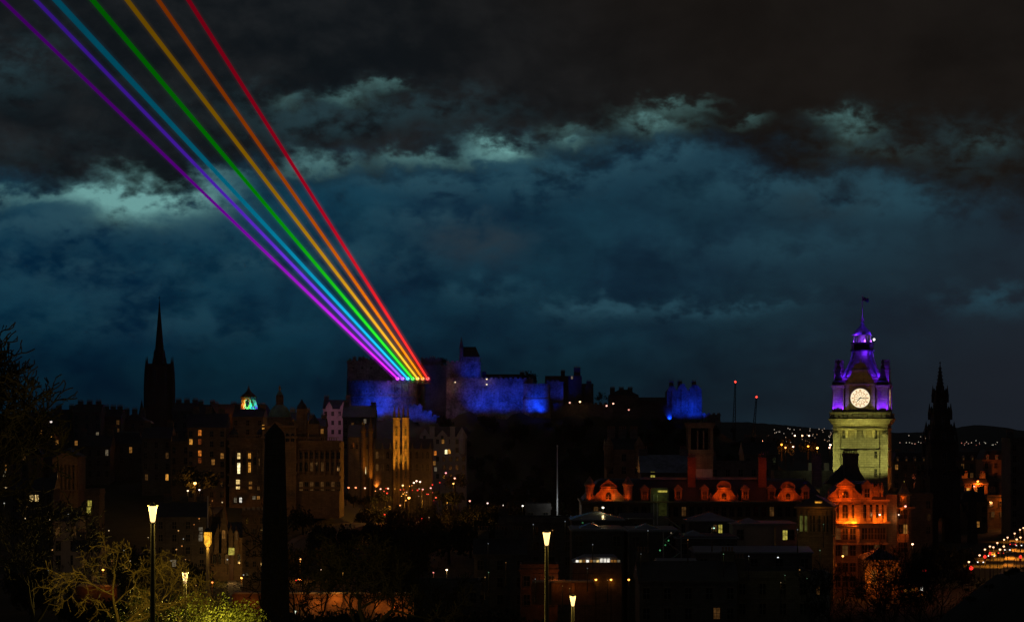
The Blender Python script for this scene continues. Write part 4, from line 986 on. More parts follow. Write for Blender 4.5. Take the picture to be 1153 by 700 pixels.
# ================================================================== domed bank head office
def bank():
    Y = 800.0; s = Y/F; x0, x1 = PX(253, Y), PX(382, Y); cx = PX(312, Y); zb = terrain(cx, Y) - 2
    hz = lambda py: PZ(py, Y) - zb
    L = lambda px: PX(px, Y) - cx
    t = thing('domed_bank', 'broad classical bank building with green copper dome and lantern', 'building', (cx, Y, zb))
    b = MB(); b.box(L(296), L(334), -1.6, 26, 0, hz(480)); b.box(L(258), L(296), 0, 22, 0, hz(494)); b.box(L(334), L(382), 0, 22, 0, hz(497)); obj('wall', b, STONE3, t)
    b = MB()
    for (a, c_, py, yo) in ((296, 334, 480, -1.6), (258, 296, 494, 0), (334, 382, 497, 0)):
        for yy, o_ in ((py, .7), (py+12 if a == 296 else py+8, .45), (py+40, .5), (py+52, .45)):
            b.box(L(a)-o_, L(c_)+o_, yo-o_, yo+1, hz(yy)-.4, hz(yy)+.4)
    obj('cornice', b, STONE3, t)
    b = MB()
    for (a, c_, py) in ((258, 296, 494), (334, 382, 497)):
        for i in range(int((L(c_)-L(a))/.8)): b.box(L(a)+i*.8, L(a)+i*.8+.3, -.3, 0, hz(py)+.4, hz(py)+1.3)
        b.box(L(a), L(c_), -.4, .1, hz(py)+1.3, hz(py)+1.55)
    obj('balustrade', b, STONE3, t)
    for px in list(range(260, 296, 6)) + list(range(336, 382, 6)):
        obj('column', MB().lathe(L(px), -.35, [(.5, hz(534)), (.42, hz(510)), (.62, hz(507))], 10), STONE3, t)
    lit = {(269, 513): ('warm', 1.2, 2.0), (269, 527): ('bright', 1.2, 3.8), (268, 545): ('warm', 1.3, 3.2), (281, 513): ('amber', .9, 1.8), (281, 526): ('amber', .9, 3.4), (265, 562.6): ('dimw', .9, 1.7), (271, 562.6): ('white', .8, 1.7),
           (282, 546): ('ember', 1.1, 2.6), (291, 548): ('dim', .9, 2.0), (286, 560): ('dimw', 1.0, 1.2), (291, 560): ('ember', 1.0, 1.2), (297, 480.5): ('amber', .8, 1.5), (291, 520): ('dim', 1.0, 2.6)}
    for (px, py), (k, w, h) in lit.items(): add_win(t, L(px), -.03 if px < 296 else -1.63, hz(py)-h/2, w, h, k)
    for px in (263, 275, 287): add_win(t, L(px), -.03, hz(523), 1.0, 2.6, None)
    for px in range(339, 382, 6):
        add_win(t, L(px), -.03, hz(530), 1.1, 3.0, 'dim' if px in (351, 363) else None); add_win(t, L(px), -.03, hz(516), 1.1, 2.2, None); add_win(t, L(px), -.03, hz(552), 1.2, 3.0, 'dim' if px % 4 == 3 else None)
    for px in (300, 306, 312, 318, 324, 330): add_win(t, L(px), -1.63, hz(497), 1.0, 2.4, None, True)
    obj('pediment', MB().prism([(L(302), hz(480)+.4), (L(322), hz(480)+.4), (L(312), hz(474.5))], -1.9, .5), STONE3, t)
    obj('attic_storey', MB().box(L(300), L(325), 2, 20, hz(480), hz(472)), STONE3, t)
    R_ = 13*s
    obj('drum', MB().lathe(0, 9, [(R_+.4, hz(473)), (R_+.4, hz(470)), (R_, hz(469))], 24), STONE3, t)
    obj('dome', MB().lathe(0, 9, [(R_, hz(469)), (R_*.97, hz(466)), (R_*.85, hz(462)), (R_*.66, hz(458.5)), (R_*.42, hz(456)), (R_*.36, hz(455.3))], 24), COPPER, t)
    ln = obj('lantern', MB().lathe(0, 9, [(4.6*s, hz(455.5)), (4.2*s, hz(453.5)), (3.1*s, hz(453)), (3.0*s, hz(445.5)), (3.9*s, hz(445)), (3.9*s, hz(444))], 12), STONE3, t)
    for k in range(8): a = k*PI/4; obj('column', MB().lathe(3.7*s*math.cos(a), 9+3.7*s*math.sin(a), [(.2, hz(453)), (.18, hz(445))], 6), STONE3, ln)
    obj('lantern_cap', MB().lathe(0, 9, [(3.4*s, hz(444)), (2.9*s, hz(442)), (1.4*s, hz(440)), (.5*s, hz(438.5))], 12), COPPER, t)
    obj('statue', MB().lathe(0, 9, [(.25, hz(438.5)), (.45, hz(437)), (.32, hz(435.5)), (.22, hz(434.5)), (.25, hz(434)), (.05, hz(433.2))], 8), mat('gilt_bronze', (.4, .25, .08), .5, .2, 1), t)
    for px, tp in ((339, 449), (353, 466), (262, 480), (293, 480)):
        tt = obj('corner_turret', MB().rects(L(px), 3, [(1.7, 1.7, hz(497)), (1.7, 1.7, hz(tp+11))]), STONE3, t)
        obj('turret_cap', MB().lathe(L(px), 3, [(1.9, hz(tp+11)), (1.5, hz(tp+7)), (.7, hz(tp+4)), (.08, hz(tp))], 8), SLATE, tt)
    point(P(300, 530, Y-14), WRM, 120, .3, 'lamp_light')
    for px, py, p in ((345, 522, 200), (372, 530, 130), (270, 500, 70)): point(P(px, py, Y-16), (1, .5, .16), p, .4, 'lamp_light')
    point(P(312, 452, Y-10), (1, .5, .3), 110, .4, 'lamp_light')
bank()

# ================================================================== twin tower college, ramsay houses, tenements
def college():
    Y = 930.0; s = Y/F; cx = PX(451, Y); zb = terrain(cx, Y) - 2
    hz = lambda py: PZ(py, Y) - zb; L = lambda px: PX(px, Y)-cx
    t = thing('twin_tower_college', 'gothic college with two slender pinnacled towers floodlit amber', 'building', (cx, Y, zb))
    for px in (446.2, 456.5):
        x = L(px); r = 2.55*s
        tw = obj('tower', MB().rects(x, 2.5, [(r, r, 0), (r, r, hz(472))]), STONE3, t)
        for zz in (482, 500, 518): obj('string_course', MB().rects(x, 2.5, [(r+.15, r+.15, hz(zz)-.12), (r+.15, r+.15, hz(zz)+.12)]), STONE3, tw)
        for sx in (-1, 1):
            for sy in (-1, 1):
                obj('buttress', MB().lathe(x+sx*r, 2.5+sy*r, [(.62, 0), (.55, hz(500)), (.5, hz(471)), (.62, hz(470.5)), (.5, hz(469)), (.05, hz(455 if sy < 0 else 457))], 8), STONE3, tw)
        obj('parapet', MB().rects(x, 2.5, [(r+.2, r+.2, hz(472)), (r+.2, r+.2, hz(470))]), STONE3, tw)
        for z_ in (505, 490, 522, 538): add_win(tw, x, 2.5-r-.03, hz(z_), .6, 2.4, None, True)
    obj('wall', MB().box(L(420), L(486), 4, 18, 0, hz(505)).box(L(450), L(453), 2, 4, 0, hz(512)), STONE2, t)
    obj('roof', MB().gable(L(420), L(486), 4, 18, hz(505), 4, 'x'), SLATE, t)
    for px in list(range(424, 444, 6)) + list(range(463, 486, 6)):
        for z_ in (516, 530): add_win(t, L(px), 3.97, hz(z_), 1.1, 2.2, 'dim' if px in (424, 430) else None, True)
    for px in (421, 430, 439, 464, 474, 484):
        obj('pinnacle', MB().rects(L(px), 4, [(.4, .5, 0), (.4, .5, hz(504)), (.04, .04, hz(498))]), STONE2, t)
    AM = (1, .42, .035)
    for px, p in ((443.4, 1.0), (448.8, .55), (453.9, 1.0), (459.0, .6)):
        spot(P(px, 556, Y-2.4), P(px, 508, Y+1.2), AM, 60000*p, 17, .9, .15); spot(P(px, 531, Y-2.0), P(px, 483, Y+1.2), AM, 36000*p, 16, .9, .15)
        point(P(px, 549, Y-1.6), AM, 40*p, .15, 'floodlight')
    return t
college()
def turret_house():
    Y = 940.0; s = Y/F; cx = PX(412, Y); zb = terrain(cx, Y) - 2
    hz = lambda py: PZ(py, Y) - zb; L = lambda px: PX(px, Y)-cx
    t = thing('turreted_hall', 'dark assembly hall with a small lit turret and one bright window', 'building', (cx, Y, zb))
    obj('wall', MB().box(L(392), L(420), 0, 14, 0, hz(492)), STONE2, t); obj('roof', MB().gable(L(392), L(420), 0, 14, hz(492), 5, 'x'), SLATE, t)
    for px, tp in ((409, 474), (417.3, 468)):
        tt = obj('turret', MB().lathe(L(px), -.3, [(.95, 0), (.95, hz(487)), (1.2, hz(486)), (1.2, hz(483)), (1.0, hz(482.5)), (.06, hz(tp))], 8), STONE3, t)
        add_win(tt, L(px), -1.3, hz(486), .7, 1.2, 'ember')
    add_win(t, L(410.2), -.05, hz(533.5), 1.3, 2.9, 'bright'); add_win(t, L(397.5), -.05, hz(479.5), .7, 1.4, 'dim') if False else None
    for px in (396, 402, 414): add_win(t, L(px), -.03, hz(505), .9, 1.6, None)
    add_win(t, L(398), -.05, hz(503), .6, 1.6, 'dimred')
    spot(P(419.5, 551, Y-5), P(419, 500, Y), (1, .33, .03), 6000, 60, .8, .2); spot(P(424, 548, Y-7), P(423, 528, Y), (1, .25, .03), 1200, 100, .9, .3)
    for (px, py) in ((414, 471), (418, 463), (413, 461)): pass
    return t
turret_house()
building('tall dark tenement topped by a lit attic between the pink house and the amber towers', 386, 422, 470, 1010, 14, 'gable', 5, STONE2, lit=[(397, 478, 'dim'), (409, 478, 'ember'), (417, 474, 'dimred'), (411, 462, 'dimw')], chim=2, maxrows=4)
building('pale pinkish gabled mansion standing below the castle battery', 364, 393, 461, 1120, 14, 'gable', 4.5, PINK, fl=4.4, bay=2.9, chim=2, maxrows=3,
   extra=lambda t, w, H, D, zr, xc, zb: [obj('dormer_gable', MB().prism([(x-1.6, zr-1.2), (x+1.6, zr-1.2), (x+1.6, zr+.8), (x, zr+3.4), (x-1.6, zr+.8)], -.5, 3), PINK, t) for x in (-w*.28, w*.28)])
point(P(374, 468, 1105), (1, .42, .62), 750, .5, 'lamp_light'); point(P(384, 480, 1105), (1, .35, .55), 300, .5, 'lamp_light')
def ram(t, w, H, D, zr, xc, zb):
    for px in (486.5, 509.5): obj('chimney_stack', MB().box(PX(px, 1040)-xc-1.1, PX(px, 1040)-xc+1.1, -.5, 1.4, H-6, H+4.5).box(PX(px, 1040)-xc-1.3, PX(px, 1040)-xc+1.3, -.7, 1.6, H+4.5, H+4.9), PALE, t)
    for px, hh in ((478, 4), (498, 3.2), (520, 4.6)):
        x = PX(px, 1040)-xc; obj('gable', MB().prism([(x-2.2, H-.5), (x+2.2, H-.5), (x+2.2, H+.8), (x, H+hh), (x-2.2, H+.8)], -.6, 4), PALE, t); add_win(t, x, -.63, H-.9, .9, 1.5, None)
    obj('oriel', MB().lathe(PX(521, 1040)-xc, -.2, [(.3, H-9), (1.5, H-7.5), (1.5, H-1), (1.7, H-.8), (.06, H+4)], 8), PALE, t)
building('white harled garden terrace with tall chimneys under the castle rock', 475, 525, 492, 1040, 14, 'gable', 4.5, PALE, fl=3.9, bay=2.7, chim=0, extra=ram, maxrows=5, litrand=.06,
   lit=[(478.5, 510, 'orange'), (490, 510, 'orange'), (502.3, 508.5, 'bright'), (506, 508, 'amber'), (489, 521, 'ember'), (470.5, 508, 'dimw'), (498.8, 486, 'ember'), (490.5, 528, 'dimw')])
for px, py, p in ((486, 496, 60), (511, 494, 50), (500, 515, 10)): point(P(px, py, 1026), (1, .68, .45), p, .5, 'lamp_light')
# ================================================================== old town skyline (far row)
FAR = [(-30, 32, 475, 1000, 'gable', 'broad dark tenement at the very start of the far skyline'), (30, 62, 472.5, 985, 'gable', 'low dark tenement whose wall carries a small orange lamp'),
  (61, 81, 464, 960, 'flat', 'square flat topped tenement with a notch beside it on the far skyline'), (82.5, 113, 464.5, 950, 'gable', 'long straight roofed tenement next to the skyline notch'),
  (113, 136, 470, 960, 'gable', 'low tenement between the long roof and the tiny pointed spire'), (136, 163, 474, 970, 'hip', 'lowest tenement tucked against the tall church tower'),
  (194, 222, 463, 930, 'gable', 'tall dark tenement just past the needle spired church'), (221, 240, 465, 925, 'gable', 'narrow dark tenement beside the red glowing gable'),
  (325, 347, 474, 900, 'gable', 'dark tenement behind the bank beside its spired turret'), (346, 366, 480, 950, 'gable', 'dark tenement stepping down from the bank to the pink mansion')]
for a, b_, y, Y, rf, lab in FAR:
    building(lab, a, b_, y, Y, 13, rf, 3.2, STONE2, bay=3.4, chim=3 if b_-a > 22 else 2, maxrows=4, litrand=.12, ch=1.6)
building('dark tenement with a red glowing gable between the church and the coloured crown', 238, 264, 466, 930, 12, 'gable', 2.4, STONE3, chim=2, maxrows=4, lit=[(243, 467, 'dimred'), (255, 467, 'dimred')])
point(P(243, 468, 924), (1, .05, .015), 90, .3); point(P(255, 467, 925), (1, .03, .02), 60, .3)
building('dark roofed church hall under the coloured stone crown', 262, 296, 470, 880, 16, 'gable', 3.0, STONE2, chim=2, maxrows=2)
# second row
MID = [(-30, 31, 508, 830, 'hip', STONE3, 'wide shadowy block at the start of the brown lit terrace', [(5, 533, 'dimw')], 12),
  (31, 47, 513, 822, 'gablef', STONE3, 'narrow brown lit pavilion with a front gable in the terrace', [], 12),
  (47, 60, 518, 826, 'gable', STONE2, 'small recessed block between the pavilion and the columned front', [], 10),
  (88, 124, 503, 840, 'gable', STONE2, 'tall shadowy tenement behind the columned front', [], 12),
  (123, 161, 500, 850, 'mansard', STONE2, 'mansarded shadowy tenement with close set tall windows', [], 12),
  (160, 192, 494, 820, 'gable', STONE2, 'shadowy tenement with two amber slit windows low down', [(165, 537, 'dim'), (188, 537, 'amber')], 12),
  (192, 213, 500, 810, 'flat', STONE3, 'plain brown fronted block beside the tall tenement', [], 10)]
for a, b_, y, Y, rf, m_, lab, lit, D in MID:
    building(lab, a, b_, y, Y, D, rf, 4, m_, lit=lit, litrand=.16, chim=2, maxrows=8, ww=1.0, wh=2.1, fl=3.8, bay=2.9)
def colon(t, w, H, D, zr, xc, zb):
    for i in range(6): obj('column', MB().lathe(-w/2+.8+i*(w-1.6)/5, -.9, [(.5, H-11), (.42, H-3), (.6, H-2.4)], 10), STONE3, t)
    obj('portico', MB().box(-w/2, w/2, -1.6, 0, H-2.4, H-.4).prism([(-w/2-.2, H-.4), (w/2+.2, H-.4), (0, H+2.2)], -1.6, -.4).box(-w/2, w/2, -1.6, 0, H-11.6, H-11), STONE3, t)
building('brown lit classical front with six columns and a low pediment', 60, 88, 515, 800, 14, 'hip', 3, STONE3, lit=[], chim=0, maxrows=6, extra=colon, wh=2.2, fl=4)
building('tall tenement whose few windows glow orange above the domed street lamp', 211, 254, 482, 800, 13, 'gable', 5, STONE3, chim=3, maxrows=8, litrand=.05,
   lit=[(215, 497, 'amber'), (225, 487, 'orange'), (225, 497, 'dimred'), (225, 510, 'orange'), (225, 518, 'dimred'), (240, 520, 'ember'), (253, 513, 'ember')])
for px, py, p in ((40, 540, 200), (74, 545, 260), (202, 530, 130), (175, 540, 80), (110, 530, 60)): point(P(px, py, 780), (1, .5, .14), p, .5)
building('low dark block with yellow lit stairs beside the bare branches', 96, 112, 555, 640, 8, 'flat', 1, STONE3, lit=[(101, 567, 'yellow'), (100, 574, 'yellow')], chim=0, maxrows=4)
building('shadowy terrace house with one pair of bright upright windows', 12, 60, 552, 690, 10, 'gable', 3.5, STONE2, lit=[(35.5, 560.5, 'warm'), (41.5, 560.5, 'warm')], chim=2, maxrows=4, bay=3)
building('pale rear wall house with tall amber stripes of light', 60, 88, 588, 560, 10, 'gable', 2.5, PALE, lit=[(75.5, 597, 'ember'), (65, 598, 'dim'), (83, 597, 'dim')], chim=1, maxrows=3, bay=2.2, wh=2.2)
building('lower pale house beside the stripe lit rear wall', 82, 112, 622, 520, 9, 'gable', 2.5, PALE, lit=[(95, 634, 'dim')], chim=1, maxrows=3, litrand=.15)
building('dark stone house between the two park lamps', 176, 232, 583, 640, 12, 'gable', 4, STONE2, lit=[(226, 597, 'dimw'), (226, 605, 'dimw')], chim=3, maxrows=5, litrand=.04)
# gothic hall with a tall gable and a turret behind the obelisk
def goth(t, w, H, D, zr, xc, zb):
    Y = 640; L = lambda px: PX(px, Y)-xc; hz = lambda py: PZ(py, Y)-zb
    for px, tp, r in ((252.5, 568, 5.5), (246, 592, 4), (260, 592, 4), (266, 596, 3.2)):
        x = L(px); rr = r*Y/F
        obj('gable', MB().prism([(x-rr, hz(622)), (x+rr, hz(622)), (x+rr, hz(602)), (x, hz(tp)), (x-rr, hz(602))], -1.2, 2), STONE3, t)
        obj('finial', MB().frus(x, -.4, hz(tp+1), hz(tp-4), .22, .04, 6), STONE3, t)
    add_win(t, L(252.5), -1.25, hz(606), .9, 2.0, 'ember', True); add_win(t, L(267), -1.25, hz(607), .6, 2.0, 'dim', True)
    for px in (242, 248, 256, 262, 269): add_win(t, L(px), -1.25 if px not in (269,) else -.05, hz(634), .8, 2.2, 'dim' if px == 256 else None, True)
    d = obj('door', MB().box(L(259), L(263.5), -1.35, -1.2, 0, hz(618)), mat('door_paint', (.12, .05, .03), .5, .2, 1), t)
    obj('shop_light', MB().box(L(258), L(264.5), -1.42, -1.36, hz(624), hz(616)), winmat('yellow'), d)
building('gothic stone hall with a steep lit gable beside the obelisk', 236, 274, 606, 640, 14, 'gable', 4, STONE3, win=False, chim=1, extra=goth)
def cren(t, w, H, D, zr, xc, zb):
    obj('battlement', MB().crenel(-w/2, w/2, -.1, .3, zr+.9, .7, .55, .8), PALE, t)
    for i in range(5): obj('corbel', MB().rects(-w/2+.6+i*(w-1.2)/4, -.3, [(.1, .1, H-1.6), (.25, .3, H-.3)]), STONE3, t)
building('square crenellated stone tower block standing right beside the obelisk', 273, 300, 579, 600, 10, 'flat', 1, STONE3, chim=0, extra=cren, maxrows=6, bay=1.8, ww=.7, wh=1.3, fl=2.8)
for px, py, Y, p in ((252, 622, 630, 90), (258, 640, 628, 500), (266, 632, 628, 300), (284, 600, 588, 45), (285, 640, 590, 90), (72, 612, 545, 30), (90, 640, 505, 50), (230, 640, 600, 60)): point(P(px, py, Y), (1, .55, .15), p, .3)

# ================================================================== obelisk in the burial ground
def obelisk():
    Y = 300.0; cx = PX(309.5, Y); zb = terrain(cx, Y) - .5; hz = lambda py: PZ(py, Y)-zb; s = Y/F
    t = thing('obelisk', 'giant black stone obelisk rising in front of the domed bank', 'obelisk', (cx, Y, zb), R(9))
    m_ = mat('obelisk_stone', (.06, .055, .05), .9, .3, .4, (1.6, .8, .03), streak=.5)
    obj('shaft', MB().rects(0, 0, [(15.8*s, 15.8*s, hz(700)), (10.6*s, 10.6*s, hz(492)), (9.6*s, 9.6*s, hz(487)), (.05, .05, hz(476))]), m_, t)
    obj('plinth', MB().rects(0, 0, [(19*s, 19*s, 0), (19*s, 19*s, hz(712)), (17.5*s, 17.5*s, hz(708)), (17*s, 17*s, hz(700))]), m_, t)
obelisk()

# ================================================================== hotel and the station quarter
HO = (1, .095, .003)
def tri_gable(t, x, H, w, h, m_, rnd=False, y=0.0, win=True):
    z = H
    gp = obj('dormer_gable', MB().prism([(x-w*.78, z), (x+w*.78, z), (x+w*.78, z+h*.10), (x+w*.34, z+h*.50), (x-w*.34, z+h*.50), (x-w*.78, z+h*.10)], y-.5, y+2.5), m_, t)
    b = MB()
    for sx in (-1, 1):      # raking mouldings, ledges and flanking pilasters stand proud of the gable face
        b.prism([(x+sx*w*.84, z+h*.07), (x+sx*w*.84, z+h*.13), (x+sx*w*.36, z+h*.56), (x+sx*w*.34, z+h*.48)], y-.95, y+.2)
        b.box(x+sx*w*.30-.12, x+sx*w*.30+.12, y-.85, y-.5, z+h*.06, z+h*.46)
    b.box(x-w*.86, x+w*.86, y-.95, y+.4, z-.02, z+h*.055)
    b.box(x-w*.44, x+w*.44, y-1.0, y+2.6, z+h*.50, z+h*.57)
    b.box(x-w*.36, x+w*.36, y-.55, y+2.4, z+h*.57, z+h*.62)
    b.box(x-w*.42, x+w*.42, y-.95, y+2.6, z+h*.62, z+h*.68)
    obj('moulding', b, m_, gp)
    if rnd:
        obj('round_pediment', MB().prism([(x+w*.38*math.cos(PI*i/12), z+h*.68+h*.30*math.sin(PI*i/12)) for i in range(13)], y-.5, y+2.4), m_, gp)
        rb = MB()
        for i in range(12):
            p_ = lambda k, r: (x+w*r*math.cos(PI*k/12), z+h*.68+h*(r*.79)*math.sin(PI*k/12))
            rb.prism([p_(i, .37), p_(i, .44), p_(i+1, .44), p_(i+1, .37)], y-.9, y+.2)
        obj('moulding', rb, m_, gp)
    else:
        obj('pediment', MB().prism([(x-w*.38, z+h*.68), (x+w*.38, z+h*.68), (x, z+h*.97)], y-.5, y+2.4), m_, gp)
        obj('moulding', MB().prism([(x-w*.47, z+h*.67), (x-w*.38, z+h*.67), (x, z+h*.95), (x, z+h*1.02)], y-.9, y+.2).prism([(x+w*.47, z+h*.67), (x+w*.38, z+h*.67), (x, z+h*.95), (x, z+h*1.02)], y-.9, y+.2), m_, gp)
    for sx in (-1, 1):
        obj('urn', MB().lathe(x+sx*w*.80, y-.3, [(.28, z+h*.10), (.2, z+h*.16), (.4, z+h*.24), (.22, z+h*.34), (.05, z+h*.42)], 8), m_, gp)
    if win: link('window', win_mesh(w*.26, h*.2, None, True), gp, (x, y-.53, z+h*.08))
    return gp
def small_dormer(t, x, H, m_, k=None, h=3.6, w=1.7):
    d = obj('dormer', MB().box(x-w/2, x+w/2, -.4, 2.6, H, H+h*.68).box(x-w/2-.2, x+w/2+.2, -.6, 2.7, H+h*.68, H+h*.76).prism([(x-w/2-.1, H+h*.76), (x+w/2+.1, H+h*.76), (x, H+h)], -.5, 2.6), m_, t)
    link('window', win_mesh(w*.5, h*.42, k), d, (x, -.43, H+h*.12))
    return d
def long_block():
    Y = 545.0; s = Y/F; cx = PX(765, Y); zb = terrain(cx, Y)-1; hz = lambda py: PZ(py, Y)-zb; L = lambda px: PX(px, Y)-cx
    t = thing('ornate_block', 'long ornate block with mansard roof and orange lit dormers across the station quarter', 'building', (cx, Y, zb))
    H = hz(563.5)
    obj('wall', MB().box(L(655), L(932), 0, 22, 0, H), ORNATE, t)
    obj('cornice', MB().box(L(655)-.4, L(932)+.4, -2.6, 22.4, H-.4, H).box(L(655)-.3, L(932)+.3, -1.2, 0, H-.9, H-.4), ORNATE, t)  # ledge deepened to keep the dormer floodlights off the wall below
    obj('roof', MB().rects(L(793.5), 11, [((L(932)-L(655))/2-.3, 10.6, H), ((L(932)-L(655))/2-4, 7, hz(542)), ((L(932)-L(655))/2-5, 6, hz(540))]), SLATE, t)
    obj('roof_ridge', MB().box(L(722), L(858), 4.5, 5.6, hz(540.2), hz(537.6)), LEAD, t)
    gp = []
    for px, w, py, rnd in ((685, 4.6, 539.5, False), (815, 3.9, 541, True), (887, 3.9, 542, True)):
        tri_gable(t, L(px), H, w, hz(py)-H, ORNATE, rnd); gp.append(px)
    for px, k in ((726, None), (763.5, None), (793.5, None), (839, None), (869, None), (907, None)): small_dormer(t, L(px), H, ORNATE, k, h=(PZ(545, Y)-PZ(563.5, Y)))
    for px in (664, 707):
        obj('turret', MB().lathe(L(px), .2, [(.9, H-4), (1.1, H-.5), (1.1, hz(547)), (1.35, hz(546)), (1.35, hz(544.5)), (.8, hz(541)), (.1, hz(536))], 10), ORNATE, t)
    for px in (649.5,): pass
    for px in (780, 860): chimney(t, L(px), 3.5, hz(542), 1.9, 1.2, hz(516 if px == 780 else 516)-hz(542), 4, BRICK)
    chimney(t, L(924), 7, hz(542), 2.2, 1.4, hz(515)-hz(542), 4, STONE2)
    for px, k in [(p, None) for p in range(662, 930, 9)]:
        for r in range(2): add_win(t, L(px), -.03, H-3.6-r*4, 1.0, 2.2, 'dim' if (px*7+r*3) % 11 == 0 else None)
    # lit entrance bay
    b = obj('glazed_bay', MB().box(L(732), L(752), -2.2, 0, 0, hz(550)).box(L(733), L(751), -2.4, .2, hz(550), hz(548.6)), mat('bay_stone', (.28, .28, .2), .8, .2, .5), t)
    for px in (735.5, 739.5): obj('mullion', MB().box(L(px)-.1, L(px)+.1, -2.5, -2.2, hz(590), hz(556)), WHITEP, b)
    obj('pane', MB().box(L(741), L(750), -2.27, -2.2, hz(580), hz(558)), lit_win('bay', (.75, .8, .15), .02), b)
    obj('fanlight', MB().box(L(740), L(750.5), -2.3, -2.2, hz(553.5), hz(551.5)), winmat('yellow'), b)
    add_win(t, L(735.5), 5, hz(536.5), .55, 1.1, 'yellow') if False else None
    for px, py, p in ((685, 541, 1.0), (815, 543, .75), (887, 544, .5)):
        for sx in (-1, 1): spot(P(px+sx*7, 562.5, Y-2.45), P(px+sx*2.5, py+8, Y-.7), HO, 300*p, 140, 1.0, .12)
        point(P(px, 561.5, Y-1.7), HO, 26*p, .12, 'floodlight'); point(P(px, 550.5, Y-1.5), HO, 34*p, .12, 'floodlight')
    for px, p in ((726, .5), (763.5, .7), (793.5, .8), (839, .9), (869, .3), (907, .5), (664, .8), (707, .9)): spot(P(px, 562.5, Y-2.0), P(px, 552, Y-.4), HO, 130*p, 120, 1.0, .1)
    point(P(778, 531, Y-.5), HO, 90, .2, 'floodlight'); point(P(858, 531, Y-.5), HO, 90, .2, 'floodlight')
    point(P(692, 560, Y-2.0), (1, .55, .1), 26, .1, 'floodlight')
    point(P(742, 556, Y-4.0), (.75, .9, .15), 9, .2, 'lamp_light')
    return t
long_block()
def hotel():
    Y = 498.0; s = Y/F; cx = PX(968, Y); zb = 66.0; hz = lambda py: PZ(py, Y)-zb; L = lambda px: PX(px, Y)-cx
    t = thing('grand_hotel', 'grand sandstone hotel front glowing orange under the clock tower', 'hotel', (cx, Y, zb))
    H = hz(563)
    obj('wall', MB().box(L(937), L(968), 0, 14, 0, H).box(L(968), L(999), 1.2, 14, 0, H).box(L(999), L(1012), 2.5, 14, 0, hz(557)), ORNATE, t)
    b = MB()
    for yy, o_ in ((563.5, .7), (566.5, .35), (588, .75), (591, .4), (612, .35), (632, .45)):
        b.box(L(937)-o_, L(968)+.1, -o_, .3, hz(yy)-.22, hz(yy)+.22); b.box(L(968)+.1, L(999)+o_, 1.2-o_, 1.5, hz(yy)-.22, hz(yy)+.22)
    obj('cornice', b, ORNATE, t)
    for px in (940, 946.2, 957, 963.5, 967): obj('pilaster', MB().box(L(px)-.35, L(px)+.35, -.35, 0, hz(588), hz(566)), ORNATE, t)
    for px in (971, 978, 985, 992, 997.5): obj('pilaster', MB().box(L(px)-.35, L(px)+.35, .85, 1.2, hz(588), hz(566)), ORNATE, t)
    for r, (py, hh) in enumerate(((583, 2.4), (607, 2.4), (625, 2.2), (643, 2.2), (660, 2.2))):
        for i, px in enumerate((943.2, 951.5, 960.2, 974.5, 981.5, 988.5, 994.8)):
            k = 'dim' if (r, i) in ((2, 1), (3, 4), (2, 5), (1, 0)) else None
            add_win(t, L(px), -.03 if px < 968 else 1.17, hz(py), 1.15, hh, k, r == 0)
    obj('roof', MB().rects(L(968), 7.5, [((L(999)-L(937))/2, 7, H), ((L(999)-L(937))/2-2, 5, hz(545)), ((L(999)-L(937))/2-3.2, 4, hz(542))]), SLATE, t)
    g_ = tri_gable(t, L(951.5), H+.25, 4.6, hz(540)-H, ORNATE)
    small_dormer(t, L(976), H+.2, ORNATE, None, 4.2, 1.9)
    obj('side_gable', MB().prism([(L(984), H), (L(991), H), (L(991), hz(551)), (L(987), hz(546)), (L(984), hz(553))], 1.0, 4), ORNATE, t)
    for px in (983.5, 990, 994): obj('urn', MB().lathe(L(px), 1.2, [(.3, H), (.3, H+1.6), (.5, H+2.1), (.3, H+3), (.05, H+3.8)], 8), ORNATE, t)
    # chimney stack standing against the lit tower
    st = obj('chimney', MB().box(L(957.5), L(973.5), 9, 11.5, hz(545), hz(511.5)).box(L(957)-.1, L(974)+.1, 8.9, 11.6, hz(513), hz(511)), STONE2, t)
    for i in range(8): link('chimney_pot', POTM, st, (L(958.5)+i*(L(972.5)-L(958.5))/7, 10.2, hz(511)))
    obj('gable_wall', MB().prism([(L(936), hz(546)), (L(958), hz(524)), (L(973.5), hz(522)), (L(977), hz(530)), (L(986), hz(546))], 11.6, 13.6), STONE2, t)
    for px, py, yo, p in ((954, 586.5, 1.2, 180), (962, 587, 1.1, 300), (946, 586, 1.0, 45), (972, 585, .2, 26), (987, 585, .0, 120), (995.5, 584, 0, 70)):
        point(P(px, py, Y-yo), (1, .15, .006), p*1.9, .12, 'floodlight')
    for px, py, p in ((944, 562, 60), (951, 556, 50), (959, 562, 60), (951.5, 548, 60), (976, 562, 14), (987, 560, 70), (1003, 560, 60)): point(P(px, py, Y-1.9), HO, p*2, .1, 'floodlight')
    for px, py, p in ((950, 640, 60), (980, 642, 90)): point(P(px, py, Y-7), (1, .15, .012), p, .3)
    # wing with bright corner loggia
    return t
hotel()
